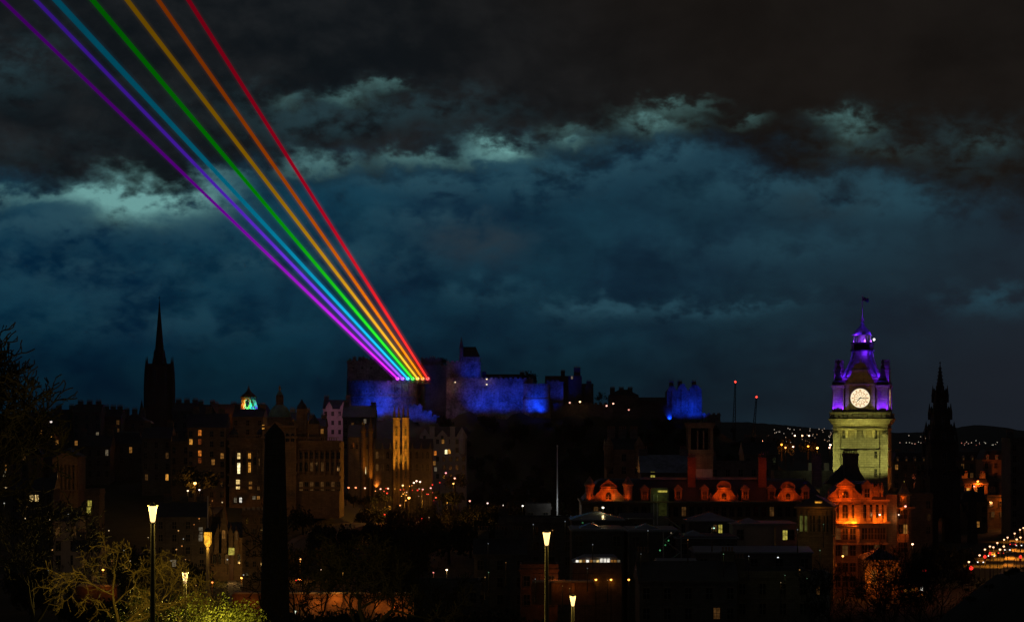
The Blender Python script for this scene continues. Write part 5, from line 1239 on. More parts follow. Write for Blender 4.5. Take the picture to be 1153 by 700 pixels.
def side_wing():
    Y = 512.0; s = Y/F; cx = PX(1010, Y); zb = 66.0; hz = lambda py: PZ(py, Y)-zb; L = lambda px: PX(px, Y)-cx
    t = thing('hotel_wing', 'darker side wing of the hotel with an orange lit balcony corner', 'hotel', (cx, Y, zb))
    obj('wall', MB().box(L(1000), L(1026), 0, 14, 0, hz(572)).box(L(1009), L(1022), -1.5, 0, 0, hz(572)), ORNATE, t)
    obj('cornice', MB().box(L(1000)-.4, L(1026)+.4, -2.2, 14, hz(572), hz(570)), ORNATE, t)
    obj('roof', MB().hip(L(1000), L(1026), 0, 14, hz(570), 4), SLATE, t)
    for px in (1003, 1013, 1018): 
        for py in (583, 600, 620): add_win(t, L(px), -.03 if px < 1009 else -1.53, hz(py), .9, 2.0, 'ember' if (px == 1018 and py == 600) else None)
    tr = obj('corner_turret', MB().lathe(L(1017), -1, [(1.3, hz(572)), (1.3, hz(558)), (1.55, hz(557)), (1.55, hz(555.5)), (.8, hz(550)), (.1, hz(541))], 10), ORNATE, t)
    for px, py, p in ((1005, 578, 26), (1017, 574, 40), (1016, 560, 20), (1013, 606, 22), (1021, 602, 20)): point(P(px, py, Y-2.6), (1, .14, .008), p, .12, 'floodlight')
side_wing()
# blocks of the station quarter, nearest roofs first built last
building('turreted baronial block with a stepped gable in front of the castle rock', 683, 722, 507, 640, 16, 'gable', 3, STONE3, chim=3, maxrows=4, litrand=.04, ch=3,
   extra=lambda t, w, H, D, zr, xc, zb: [obj('corner_turret', MB().lathe(sx*(w/2-.6), .2, [(.3, H-6), (1.3, H-4.5), (1.3, H+1.2), (1.5, H+1.3), (.05, H+4)], 10), STONE3, t) for sx in (-1, 1)])
building('long slate roofed hall behind the orange dormers with one tiny yellow window', 722, 777, 533, 600, 16, 'gable', 4.5, STONE2, chim=2, maxrows=2, lit=[(735, 535, 'yellow')], rm=GLASSROOF)
def belf(t, w, H, D, zr, xc, zb):
    r = w/2
    for sx in (-1, 1):
        for sy in (0, 1): obj('belfry_pier', MB().box(sx*r-.7 if sx > 0 else -r, r if sx > 0 else -r+.7, sy*(D-.9), sy*(D-.9)+.9, H, H+7), STONE3, t)
    for x in (-.12, .12): obj('belfry_column', MB().lathe(x*w, .4, [(.25, H), (.22, H+6.3)], 8), STONE3, t)
    obj('belfry_top', MB().box(-r-.2, r+.2, -.2, D+.2, H+7, H+7.9).box(-r-.5, r+.5, -.5, D+.5, H+7.9, H+8.4), STONE3, t)
    obj('panel', MB().box(-r+1.6, r-.2, -.06, 0, 3, H-4), PALE, t)
building('square belfry tower with open arches and a pale blank panel below', 775, 803, 511, 620, 7, 'flat', 1, STONE3, chim=0, win=False, name='belfry_tower', extra=belf)
point(P(779, 531, 615), HO, 110, .2, 'floodlight'); point(P(796, 530, 608), (.9, .9, .8), 60, .3); point(P(790, 508, 612), (1, .75, .4), 45, .3)
building('broad flat roofed block with a pale parapet behind the round orange dormers', 800, 868, 524, 640, 16, 'flat', 1, STONE2, chim=2, maxrows=2, rm=LEAD)
building('dark gabled block below the distant orange trees', 838, 876, 512, 760, 16, 'gable', 4, STONE2, chim=3, maxrows=3)
building('low block with two pale square chimney blocks beside the clock tower', 872, 940, 534, 700, 12, 'flat', 1, STONE2, chim=0, maxrows=2, litrand=.1,
   extra=lambda t, w, H, D, zr, xc, zb: [obj('chimney', MB().box(PX(a, 700)-xc, PX(b_, 700)-xc, 1, 3, H, PZ(521, 700)-zb), PALE, t) for a, b_ in ((911, 919), (929, 934))])
point(P(915, 527, 694), (.9, 1, .45), 60, .3); point(P(931, 527, 694), (.9, 1, .45), 40, .3)
# near station roofs
def shed(label, px0, px1, pyt, pyr, Y, D, rm=GLASSROOF, m_=None, lit=(), kind='hip', name='station_building', bay=4.0):
    x0, x1 = PX(px0, Y), PX(px1, Y); xc = (x0+x1)/2; w = x1-x0; zb = terrain(xc, Y)-.5; H = PZ(pyt, Y)-zb; rh = PZ(pyr, Y+D*.5)-zb-H
    t = thing(name, label, 'building', (xc, Y, zb))
    obj('wall', MB().box(-w/2, w/2, 0, D, 0, H), m_ or STONE2, t)
    obj('eaves', MB().box(-w/2-.4, w/2+.4, -.4, D+.4, H, H+.25), LEAD, t)
    if kind == 'hip': obj('roof', MB().hip(-w/2, w/2, 0, D, H+.25, max(rh, .8), D*.45), rm, t)
    elif kind == 'gable': obj('roof', MB().gable(-w/2, w/2, 0, D, H+.25, max(rh, .8), 'x'), rm, t)
    else:
        obj('roof', MB().box(-w/2, w/2, 0, D, H+.25, H+.4), rm, t)
        for i in range(max(1, int(w/7))): obj('rooflight', MB().hip(-w/2+2+i*7, -w/2+6+i*7, D*.3, D*.7, H+.4, .9), GLASSROOF, t)
    n = max(1, int((w-2)/bay))
    for i in range(n):
        x = -w/2+1.4+i*(w-2.8)/max(1, n-1) if n > 1 else 0
        add_win(t, x, -.03, H-3.0, 1.3, 2.0, None)
    for (lx, ly, k, ww, wh) in lit: add_win(t, PX(lx, Y)-xc, -.07, PZ(ly, Y)-zb-wh/2, ww, wh, k)
    return t
shed('blue sheened hip roof below the pointed orange gable', 644, 702, 586, 576, 500, 14, lit=[(656, 588, 'green', .3, .25), (668, 588.2, 'dimw', .25, .25)])
shed('dark pitched roof range joining the two blue sheened hip roofs', 700, 735, 584, 578, 515, 10, SLATE, kind='gable')
shed('second blue sheened hip roof below the round orange dormer', 776, 826, 587, 577, 500, 12, lit=[(805, 594, 'dim', .7, 1.4), (811, 595, 'yellow', .8, 1.8)])
shed('flat roofed grey shed under the white station lamp', 644, 702, 597.5, 596, 470, 18, LEAD, kind='flat')
shed('flat roofed grey block in the middle of the station roofs', 708, 764, 598.5, 596, 465, 20, LEAD, kind='flat', lit=[(703, 607, 'yellow', 1.0, .4)][:0])
shed('plain grey stone block with one olive lit window by the columned offices', 826, 898, 591, 589, 490, 16, LEAD, kind='flat', lit=[(884, 602, 'yellow', 1.0, 2.0), (872.5, 603, 'dim', .12, 4.0)], m_=PALE)
shed('long low panelled shed before the blue sheened hip roofs', 762, 830, 606, 603, 460, 16, SLATE, kind='flat', m_=STONE2)
shed('low metal shed with one long pale roof edge in the dark yard', 784, 914, 622.5, 620.5, 440, 14, LEAD, kind='gable')
shed('low dark yard shed with a pale gutter under the yellow lit roof box', 742, 784, 636, 634.5, 420, 10, LEAD, kind='gable')
# lit glass roof
def glass_roof():
    Y = 440.0; cx = PX(672, Y); zb = terrain(cx, Y)-.5; hz = lambda py: PZ(py, Y)-zb; L = lambda px: PX(px, Y)-cx
    t = thing('glass_roofed_hall', 'low hall whose glass roof glows white from inside', 'building', (cx, Y, zb))
    obj('wall', MB().box(L(645), L(700), 0, 12, 0, hz(633)), STONE2, t)
    obj('roof', MB().prism([(L(645), hz(633)), (L(700), hz(633)), (L(694), hz(627)), (L(660), hz(627))], .5, 11), LEAD, t)
    for i in range(13):
        a = 648.5 + i*3.9; k = ('white', 'warm', 'ember', 'white', 'ember', 'dimw', 'warm', 'white', 'white', 'white', 'ember', 'ember', 'dimw')[i]
        hh = 628.5 if k == 'white' and i > 5 else 630.2
        obj('skylight', MB().box(L(a), L(a+2.9), .25, .45, hz(632.6), hz(hh)), winmat(k), t)
glass_roof()
t = thing('roof_hatch', 'small yellow lit rooftop box in the dark yard', 'roof box', P(736, 640, 428))
obj('wall', MB().box(-1.3, 1.3, 0, 2, 0, .5), STONE2, t); obj('lit_panel', MB().box(-.9, .9, -.05, .0, .05, .45).box(-.9, .9, 0, 1.2, .5, .53), winmat('warm'), t)
t = thing('outdoor_stair', 'thin zigzag steel stair with tiny green lamps in the station yard', 'stair', (PX(757, 440), 440, terrain(PX(757, 440), 440)))
zz = t.location.z
for i in range(4):
    x0, x1 = (-1.6, 1.6) if i % 2 == 0 else (1.6, -1.6); z0 = PZ(635, 440)-zz + i*2.3
    obj('flight', MB().tube([(x0, 0, z0), (x1, 0, z0+2.3)], [.13, .13], 4), STEEL, t)
for i, (px, py) in enumerate(((743, 619), (749, 613), (752.5, 608), (755.5, 599.5))):
    obj('lamp', MB().lathe(PX(px, 440)-t.location.x, -.4, [(.05, PZ(py, 440)-zz-.15), (.16, PZ(py, 440)-zz), (.05, PZ(py, 440)-zz+.15)], 8), winmat('green') if i != 3 else winmat('dimw'), t)
for x in (-1.7, 1.7): obj('post', MB().box(x-.1, x+.1, -.1, .1, 0, PZ(598, 440)-zz), STEEL, t)
# columned offices in front of the hotel
def offices():
    Y = 470.0; cx = PX(918, Y); zb = 64.0; hz = lambda py: PZ(py, Y)-zb; L = lambda px: PX(px, Y)-cx
    t = thing('columned_offices', 'dim olive lit offices with pilasters in front of the hotel', 'building', (cx, Y, zb), R(-10))
    obj('wall', MB().box(L(897), L(938), 0, 14, 0, hz(572)), STONE3, t); obj('cornice', MB().box(L(897)-.5, L(938)+.5, -.6, 14, hz(572), hz(570)).box(L(897)-.3, L(938)+.3, -.4, 0, hz(604), hz(602)), STONE3, t)
    for i in range(9): obj('pilaster', MB().box(L(899)+i*.9, L(899)+i*.9+.3, -.3, 0, hz(601), hz(574)), STONE3, t)
    obj('roof', MB().hip(L(897), L(938), 0, 14, hz(570), 2.2), SLATE, t)
    obj('attic', MB().box(L(902), L(926), 3, 9, hz(571), hz(563)), STONE3, t)
    for px in (903, 908, 915, 922, 930): add_win(t, L(px), -.04, hz(598), .9, 3.2, 'olive' if px in (903, 908) else None)
    rl = obj('rooftop_loggia', MB().box(L(916.5), L(926), 1.0, 3, hz(572), hz(563)), STONE3, t)
    obj('lit_opening', MB().box(L(917.5), L(925), .94, 1.0, hz(574), hz(564.5)), lit_win('loggia', (1, .42, .04), 1.0), rl)
    point(P(905, 596, Y-6), (1, .75, .2), 26, .3); point(P(921, 569, Y-2.5), (1, .35, .03), 50, .2); point(P(912, 612, Y-8), (1, .6, .2), 36, .3)
offices()
building('pale low rear building with faint lit stripes at the foot of the hill', 905, 934, 651, 430, 8, 'flat', 1, PALE, lit=[(918, 664, 'dimw'), (921, 664, 'dim')], chim=0, maxrows=3, bay=1.4, ww=.6, wh=1.6)
# pub / shop with orange front
def shop():
    Y = 470.0; cx = PX(1000, Y); zb = terrain(cx, Y)-.5; hz = lambda py: PZ(py, Y)-zb; L = lambda px: PX(px, Y)-cx
    t = thing('corner_shop', 'corner shop with a fiery orange lit front behind the bare trees', 'shop', (cx, Y, zb))
    obj('wall', MB().box(L(974), L(1014), 0, 10, 0, hz(630)), ORNATE, t); obj('roof', MB().hip(L(974), L(1014), 0, 10, hz(630), 2.2), SLATE, t)
    for px in (979, 988, 1004, 1010): obj('pilaster', MB().box(L(px)-.3, L(px)+.3, -.4, 0, 0, hz(633)), ORNATE, t)
    for px, k in ((983, 'ember'), (1000, 'orange'), (1007, 'dim')): add_win(t, L(px), -.05, hz(656), 1.0, 2.6, k)
    obj('fascia', MB().box(L(975), L(1013), -.5, 0, hz(641), hz(637)), STONE3, t)
    for px, py, p in ((978, 656, 200), (1003, 652, 320), (1006, 640, 70), (981, 645, 100)): point(P(px, py, Y-2.2), (1, .22, .015), p, .15)
shop()
# ================================================================== north side blocks
NS = [(1006, 1052, 520, 900, 'long northern terrace roof running behind the gothic monument'), (1070, 1108, 519, 880, 'northern terrace with pale dots of dormers past the monument'), (1107, 1168, 518, 860, 'last northern terrace closing the skyline under the far hill')]
for a, b_, y, Y, lab in NS:
    building(lab, a, b_, y, Y, 14, 'mansard', 3.4, STONE, chim=3, maxrows=6, litrand=.16, bay=3.2, ch=.6,
       extra=lambda t, w, H, D, zr, xc, zb: [small_dormer(t, -w/2+1.6+i*3.4, zr, PALE, 'dim', 2.0, 1.0) for i in range(int((w-2)/3.4))])
building('tall dark corner block with a dim stepped skyline on the lit street', 1138, 1175, 497, 740, 14, 'flat', 1, STONE2, chim=2, maxrows=8, litrand=.06)
building('dark department store with a pair of amber windows above the lit street', 1082, 1112, 566, 760, 16, 'mansard', 3, STONE3, lit=[(1094, 589, 'orange'), (1097, 594, 'amber'), (1101, 590, 'ember')], chim=2, maxrows=8, litrand=.03)
building('dark shop row beyond the department store with dim upper lights', 1112, 1165, 561, 800, 14, 'flat', 1, STONE3, lit=[(1118, 588, 'dim'), (1128, 589, 'dim'), (1135, 590, 'dimw')], chim=3, maxrows=6)
building('low amber lit corner house under a glowing street lamp', 1086, 1112, 545, 850, 10, 'gable', 2, STONE3, lit=[(1090, 552, 'amber'), (1100, 552, 'ember')], chim=2, maxrows=4, litrand=.2)
building('dark block showing small amber windows between the hotel wing and the monument', 1018, 1050, 560, 640, 12, 'flat', 1, STONE3, chim=1, maxrows=8, litrand=.12, lit=[(1023, 590, 'amber'), (1028, 592, 'amber'), (1022, 598, 'dimw')])
def kirk():
    Y = 980.0; cx = PX(1041, Y); zb = terrain(cx, Y)-1; hz = lambda py: PZ(py, Y)-zb; s = Y/F
    t = thing('church_steeple', 'amber floodlit church steeple half hidden beside the gothic monument', 'church', (cx, Y, zb))
    obj('tower', MB().rects(0, 0, [(5*s, 5*s, 0), (4.6*s, 4.6*s, hz(530)), (3.6*s, 3.6*s, hz(529)), (3.4*s, 3.4*s, hz(518))]), STONE3, t)
    obj('belfry', MB().lathe(0, 0, [(3.3*s, hz(518)), (3.0*s, hz(508)), (2.2*s, hz(507)), (2.0*s, hz(503))], 8), STONE3, t)
    obj('spire', MB().frus(0, 0, hz(503), hz(484), 1.7*s, .05, 8), STONE3, t)
    add_win(t, 0, -4.65*s, hz(541), 1.0, 2.4, None, True)
    for px, py, p in ((1038, 540, 1300), (1044, 540, 1500), (1041, 526, 800), (1041, 514, 500)): point(P(px, py, Y-6), (1, .36, .03), p, .3, 'floodlight')
kirk()
# ================================================================== lamps
def park_lamp(px, py, Y, label, s=1.0, pw=260):
    p = P(px, py, Y); zt = terrain(p.x, p.y); h = p.z-zt
    t = thing('park_lamp', label, 'street lamp', (p.x, p.y, zt), 0, 'tapered park lamps on the hillside')
    post = obj('post', MB().lathe(0, 0, [(.16, -.3), (.15, .6), (.10, .8), (.075, h-.36*s), (.12, h-.33*s)], 10), IRON, t)
    obj('lantern', MB().lathe(0, 0, [(.06*s, h-.30*s), (.085*s, h-.26*s), (.155*s, h+.25*s), (.15*s, h+.27*s)], 12), emi('lantern_glass', (1, .64, .25), 1.9), t)
    obj('cap', MB().lathe(0, 0, [(.185*s, h+.275*s), (.19*s, h+.30*s), (.08*s, h+.35*s), (.02*s, h+.40*s)], 12), IRON, t)
    for sx_ in (-1, 1): point((p.x+sx_*.9, p.y+.5, p.z+.1*s), (1, .66, .11), pw*1.3, .12)
    return t
park_lamp(172, 578, 84, 'tallest and brightest park lamp with tapered lantern above the bare branches', 1.02, 420)
park_lamp(615.5, 606, 103, 'park lamp on a tall lit post standing before the station roofs', 1.0)
park_lamp(208.5, 650, 125, 'small park lamp lighting a yellow green bush', 1.0, 1300)
park_lamp(645, 676, 128, 'lowest park lamp just above lit bare twigs', .95, 600)

def streetlamps(L, group):
    for (px, py, Y, c, s, pw, r, lab) in L: bulb_lamp(px, py, Y, c, s, pw, r, lab, group)
streetlamps([
 (116, 641, 480, SOD, 6, 240, .22, 'orange lamp by the low glowing wall among bare branches'),
 (272, 650, 470, SOD, 6, 240, .22, 'orange lamp left of the obelisk above the lit brick wall'.replace('left of', 'beside')),
 (239, 655, 480, (1, .25, .05), 3, 250, .2, 'reddish lamp behind the yellow green bush'),
 (338, 629, 640, (1, .4, .12), 3, 1500, .25, 'pinkish lamp over the orange lit road past the obelisk'),
 (362, 641, 560, (1, .6, .4), 2, 300, .2, 'small pale lamp in the bare tree branches'),
 (386, 639, 560, (1, .6, .2), 4, 1500, .25, 'bright yellow lamp on a pole behind the big bare tree'),
 (503, 641, 470, (1, .72, .4), 5, 250, .2, 'solitary warm lamp in the dark middle ground'),
 (488, 644, 470, (1, .3, .25), 1.5, 60, .15, 'faint red lamp beside the solitary warm one'),
 (671, 652, 440, SOD, 6, 10, .2, 'first of three orange lamps in front of the glass roofed hall'),
 (688, 652, 440, SOD, 6, 10, .2, 'middle of three orange lamps in front of the glass roofed hall'),
 (708, 652, 440, SOD, 6, 10, .2, 'last of three orange lamps in front of the glass roofed hall'),
 (631.5, 653, 430, (1, .4, .2), 5, 90, .18, 'pinkish lamp by the orange lit fence'),
 (679, 571, 505, (1, .92, .7), 6, 40, .22, 'white lamp above the blue sheened hip roof'),
 (949, 625.5, 470, (1, .4, .08), 6, 90, .2, 'orange lamp before the lower hotel windows'),
 (1027.5, 612, 560, (1, .5, .3), 6, 90, .24, 'lone pinkish lamp below the amber windows by the monument'),
 (876, 627, 440, (.9, .95, 1), 1.6, 0, .14, 'tiny white lamp on the dark yard shed'),
 (332, 688, 420, (.9, 1, .8), 2.2, 130, .3, 'white yard lamp at the foot of the obelisk'),
 (407, 698, 415, (1, 1, .85), 5, 160, .2, 'first white yard lamp below the big bare tree'),
 (425, 698, 415, (1, 1, .85), 5, 160, .2, 'second white yard lamp below the big bare tree'),
 (804, 594, 499, (.6, 1, .7), 1.6, 0, .16, 'tiny greenish lamp under the second blue sheened roof'),
], 'lamps in the station quarter')
streetlamps([
 (219.5, 543.5, 770, (1, .45, .12), 5, 2600, .5, 'big amber lamp under the domed tree by the bank'),
 (224.5, 551, 760, (1, .8, .7), 3, 100, .28, 'white lamp just below the big amber one'),
 (211.5, 552, 765, (1, .75, .5), 2, 200, .3, 'dim lamp among parked cars by the bank'),
 (392.5, 548.5, 905, (1, .25, .1), 3, 90, .36, 'first red glowing lamp where the road bends past the bank'),
 (400.5, 548.5, 905, (1, .25, .1), 3, 90, .36, 'second red glowing lamp where the road bends past the bank'),
 (411, 549, 905, (1, .45, .3), 3, 120, .34, 'third pinkish lamp along the bend past the bank'),
 (428.5, 550, 900, (1, .4, .25), 3, 120, .32, 'pinkish lamp below the first amber tower'),
 (437, 549.5, 900, (1, .45, .25), 3, 120, .32, 'pinkish lamp between the two amber towers'),
 (453.5, 546, 905, (1, .55, .2), 3, 900, .36, 'warm lamp at the foot of the amber towers'),
 (466, 543, 900, (1, .6, .45), 3, 300, .36, 'first pale lamp of the cluster beside the amber towers'),
 (469, 541, 905, (1, .6, .45), 3, 300, .36, 'second pale lamp of the cluster beside the amber towers'),
 (473, 542, 900, (1, .6, .45), 3, 300, .36, 'third pale lamp of the cluster beside the amber towers'),
 (476, 550.5, 880, (1, .4, .3), 2.2, 300, .3, 'dim pink lamp below the pale lamp cluster'),
 (485, 549, 890, (1, .4, .35), 2.4, 200, .3, 'pink lamp on the dark bank under the white terrace'),
 (460.5, 560, 860, (1, .42, .08), 8, 2600, .45, 'strongest orange lamp by the junction of red tail lights'),
 (502, 532, 940, (1, .3, .3), 2.6, 200, .36, 'pink lamp beneath the white harled terrace'),
 (512, 538, 930, (1, .4, .25), 3, 600, .36, 'upper lamp lighting an amber tree on the rock slope'),
 (510.5, 544, 920, (1, .5, .12), 3, 700, .34, 'lower lamp lighting an amber tree on the rock slope'),
 (529, 563.5, 800, (1, .35, .25), 3.2, 120, .3, 'lone red lamp on the dark garden edge'),
 (549, 566, 780, (1, .7, .6), 2.2, 60, .28, 'first white lamp on the dark garden path'),
 (566, 568.5, 770, (1, .8, .65), 2.6, 60, .28, 'second white lamp on the dark garden path'),
 (588.5, 569, 760, (1, .95, .8), 3, 60, .28, 'third white lamp on the dark garden path'),
], 'lamps along the mound and the gardens')
rl = random.Random(12)
for i in range(34):
    px = rl.gauss(470, 26); py = 545 + abs(rl.gauss(0, 1))*13 + (px-470)*-.12
    if not 395 < px < 522 or py > 585: continue
    Y = rl.uniform(770, 860); k = rl.choice([((1, .35, .1), 2.0), ((1, .12, .05), 1.8), ((1, .03, .02), 1.8), ((1, .6, .35), 1.6), ((1, .03, .02), 1.6), ((1, .42, .06), 2.4), ((1, .03, .02), 1.4)])
    bulb_lamp(px, py, Y, k[0], k[1], 40, rl.choice([.1, .13, .16, .2, .28]), 'one of many tiny street lights crowding the junction below the amber towers', 'tiny lights of the junction', post=6, name='street_light')
for px, py, Y, p in ((448, 564, 850, 1800), (462, 562, 848, 7000), (476, 566, 838, 5000), (430, 572, 840, 900), (508, 548, 915, 500)): point(P(px, py, Y), (1, .40, .04), p, .4)
rl = random.Random(31)
for i in range(40):
    px = rl.uniform(-5, 290); py = rl.uniform(560, 660); Y = rl.uniform(500, 640)
    k = rl.choice([((1, .5, .15), .7), ((1, .7, .35), .8), ((1, .35, .08), .6), ((.9, .9, .8), .5)])
    bulb_lamp(px, py, Y, k[0], k[1], 14, rl.uniform(.10, .2), 'one of the faint yard lamps scattered among the dark houses below the old town', 'faint yard lamps', post=4, name='yard_lamp')
rl = random.Random(8)
for i in range(26):
    px = rl.uniform(545, 935); py = rl.uniform(585, 662); Y = rl.uniform(396, 402)
    k = rl.choice([((1, .5, .15), .35), ((.5, 1, .6), .3), ((1, .7, .35), .4), ((.8, .9, 1), .3)])
    bulb_lamp(px, py, Y, k[0], k[1], 5, rl.uniform(.05, .11), 'one of the faint pinprick yard lights scattered over the dark station roofs', 'faint station yard lights', post=4, name='yard_lamp')
# main street: two rows of lamps
o_ = ['first', 'second', 'third', 'fourth', 'fifth', 'sixth', 'seventh', 'eighth', 'ninth', 'tenth', 'eleventh']
far_row = [(1091, 632), (1103, 624.5), (1109, 618), (1114.6, 614.6), (1118.5, 615.5), (1123, 610.6), (1130.6, 607), (1134.5, 604.5), (1142.5, 600), (1148.5, 595.8), (1152.3, 593.8)]
for i, (px, py) in enumerate(far_row):
    Y = 27*F/(py-HZ)
    bulb_lamp(px, py, Y, (1, .52, .28), 2.6, 60 if i < 3 else 200, .22, '%s lamp counted uphill in the far row of the lit street' % o_[i], 'street lamps of the lit street')
for i, (px, py) in enumerate([(1126, 618), (1130.3, 614.5), (1144.8, 606.7), (1149, 604.4)]):
    Y = 24.5*F/(py-HZ)
    bulb_lamp(px, py, Y, (1, .52, .25), 2.6, 200, .22, '%s lamp counted uphill in the near row of the lit street' % o_[i], 'street lamps of the lit street')
for i, (px, py, s) in enumerate(((1093.6, 639, .42), (1109, 626.3, .34), (1115, 622.6, .32), (1149, 626.5, .34))):
    p = P(px, py, 470 + 15*i if i < 3 else 500); zt = terrain(p.x, p.y); h = p.z-zt
    t = thing('traffic_light', ('large red traffic light at the foot of the lit street', 'middle red traffic light of three on the lit street', 'upper red traffic light of three on the lit street', 'red traffic light on the near kerb of the lit street')[i], 'traffic light', (p.x, p.y, zt), 0, 'traffic lights on the lit street')
    obj('post', MB().lathe(0, 0, [(.08, 0), (.06, h-.5)], 8), IRON, t); obj('head', MB().box(-.2, .2, .1, .4, h-1.0, h+.45), IRON, t)
    obj('lens', MB().lathe(0, 0, [(.05, h-s), (s*.8, h-s*.6), (s, h), (s*.8, h+s*.6), (.05, h+s)], 10), emi('red_lens', (1, .03, .02), 1.7), t)
    point((p.x, p.y-.9, p.z), (1, .04, .02), 60, .1)
# the deep glow along the street
for px, py, Y, p in ((1121, 622, 580, 6000), (1137, 616, 610, 9000), (1151, 610, 650, 9000), (1150, 600, 700, 4000)): spot(P(px, py-14, Y), P(px, py+30, Y), (1, .30, .025), p*1.5, 130, .6, .4, 'lamp_light')
# far city lamps
rng = random.Random(5)
def far_lamp(px, py, Y, c, s, pw, r, lab): return bulb_lamp(px, py, Y, c, s, pw, r, lab, 'far city lamps under the hills', post=12)
for (px, py, Y, c, s, pw, r, lab) in ((858, 496, 1500, (1, .5, .25), 6, 1500, .55, 'far orange lamp at the foot of the second crane'), (895, 490, 1700, (1, .6, .4), 5, 1000, .6, 'first of three tall far lamps on the skyline'), (903.3, 490, 1700, (1, .5, .25), 5, 1000, .6, 'middle of three tall far lamps on the skyline'), (911, 490, 1700, (1, .6, .4), 5, 1000, .6, 'last of three tall far lamps on the skyline'),
   (880, 500, 1350, (1, .3, .03), 4, 4500, .6, 'far lamp glowing inside the first orange tree'), (884.5, 503.5, 1340, (1, .4, .1), 4, 2200, .5, 'far lamp just beside the first orange tree'), (893, 502.5, 1350, (1, .5, .4), 4, 1500, .5, 'far pinkish lamp between the two orange trees'), (910, 502, 1350, (1, .3, .03), 3, 3800, .6, 'far lamp glowing inside the second orange tree'),
   (920.3, 504, 1300, (1, .42, .08), 9, 2500, .6, 'brightest far orange lamp beside the clock tower'), (935, 500.5, 1600, (1, .7, .45), 5, 600, .7, 'far white lamp against the edge of the clock tower'), (934, 503.5, 1600, (1, .6, .4), 4, 600, .6, 'second far lamp against the edge of the clock tower'),
   (1101, 541.5, 850, (1, .2, .03), 6, 2500, .4, 'orange lamp making a glowing patch past the monument'), (1097, 547, 840, (1, .3, .2), 3, 800, .3, 'red lamp under the glowing patch past the monument'), (1144, 568, 780, (1, .5, .3), 4, 1500, .35, 'lamp at a side street opening on the north side'), (1137, 562, 800, (1, .25, .02), 4, 1800, .4, 'amber lamp at the mouth of the side street'),
   (1120.5, 538.5, 900, (1, .8, .65), 3, 100, .35, 'small white lamp on the dark northern terraces'), (1019.5, 569.5, 505, (1, .3, .2), 5, 25, .22, 'pink lamp on the balcony corner of the hotel wing'), (990.5, 579, 494, (1, .55, .4), 5, 60, .2, 'small lamp in the glowing hotel loggia'), (1012, 579, 500, (1, .8, .65), 2, 30, .16, 'tiny white lamp between hotel and side wing')):
    far_lamp(px, py, Y, c, s, pw, r, lab)
LAMP0 = None
specks = []
for i in range(26): specks.append((rng.uniform(862, 938), rng.uniform(488, 499), 2500, rng.choice([(1, .6, .35), (1, .8, .6), (1, .5, .25)])))
for i in range(20): specks.append((rng.uniform(868, 938), rng.choice([482, 484, 486, 483]) + rng.uniform(-1, 2), 4200, rng.choice([(1, .7, .5), (1, .85, .7)])))
for i in range(44): specks.append((rng.uniform(1008, 1140), 499 + rng.gauss(0, 1.3), 2600, rng.choice([(1, .7, .5), (1, .55, .4), (1, .9, .7), (1, .3, .2)])))
for i in range(8): specks.append((rng.uniform(1010, 1060), rng.uniform(489, 496), 3500, (1, .8, .6)))
for i, (px, py, Y, c) in enumerate(specks):
    p = P(px, py, Y); zt = terrain(p.x, p.y) if Y < 4000 else p.z-14; h = min(max(p.z-zt, 4), 25); r = Y/F*rng.uniform(.38, .62)
    t = thing('distant_lamp', 'pinprick street lamp in the distant suburb below the hills' if Y < 4000 else 'pinprick house lamp on the slope of the distant hill', 'street lamp', (p.x, p.y, p.z-h), 0, 'distant suburb lamps' if Y < 4000 else 'distant hillside lamps')
    obj('post', MB().lathe(0, 0, [(.3, 0), (.2, h-r)], 5), IRON, t)
    obj('lantern', MB().lathe(0, 0, [(r*.2, h-r), (r, h), (r*.2, h+r)], 8), emi('speck_%.2f_%.2f' % c[1:], c, .5), t)
# ================================================================== tall mast, cranes, amber banner lamp column
t = thing('flag_mast', 'slim pale bare mast standing before the castle rock', 'mast', (PX(627.5, 560), 560, terrain(PX(627.5, 560), 560)))
zz = t.location.z; obj('pole', MB().lathe(0, 0, [(.22, 0), (.16, PZ(540, 560)-zz), (.10, PZ(503, 560)-zz)], 8), WHITEP, t)
obj('truck', MB().lathe(0, 0, [(.16, PZ(503, 560)-zz), (.2, PZ(501.5, 560)-zz), (.03, PZ(500.5, 560)-zz)], 8), WHITEP, t)
point(P(629, 568, 557), (.9, .95, 1), 120, .2)
for (bx, tx, ty, by, lab) in ((826.5, 828, 431, 482, 'tall upright dark crane jib tipped by a red light'), (848, 851.8, 448, 492, 'shorter leaning dark crane jib tipped by a red light')):
    Y = 1500; x0, z0 = PX(bx, Y), PZ(by, Y); x1, z1 = PX(tx, Y), PZ(ty, Y); zg = terrain(x0, Y)
    t = thing('crane', lab, 'crane', (x0, Y, zg), 0, 'construction cranes')
    obj('tower', MB().rects(0, 0, [(1.0, 1.0, 0), (1.0, 1.0, z0-zg)]), IRON, t)
    b = MB(); A = Vector((0, 0, z0-zg)); B = Vector((x1-x0, 0, z1-zg))
    for o1, o2 in ((-.9, -.3), (.9, .3)): b.tube([A+Vector((o1, 0, 0)), B+Vector((o2, 0, 0))], [.28, .2], 5)
    for i in range(14):
        f0, f1 = i/14, (i+1)/14; s = 1 if i % 2 else -1
        b.tube([A.lerp(B, f0)+Vector((s*.9*(1-f0*.6), 0, 0)), A.lerp(B, f1)+Vector((-s*.9*(1-f1*.6), 0, 0))], [.16, .16], 4)
    obj('jib', b, IRON, t); obj('cab', MB().box(-2.6, 1.2, -1.5, 1.5, z0-zg-2.5, z0-zg), IRON, t)
    obj('beacon', MB().lathe(B.x, 0, [(.1, B.z), (.62, B.z+.5), (.62, B.z+1), (.1, B.z+1.5)], 8), emi('beacon_red', (1, .05, .03), 3), t)
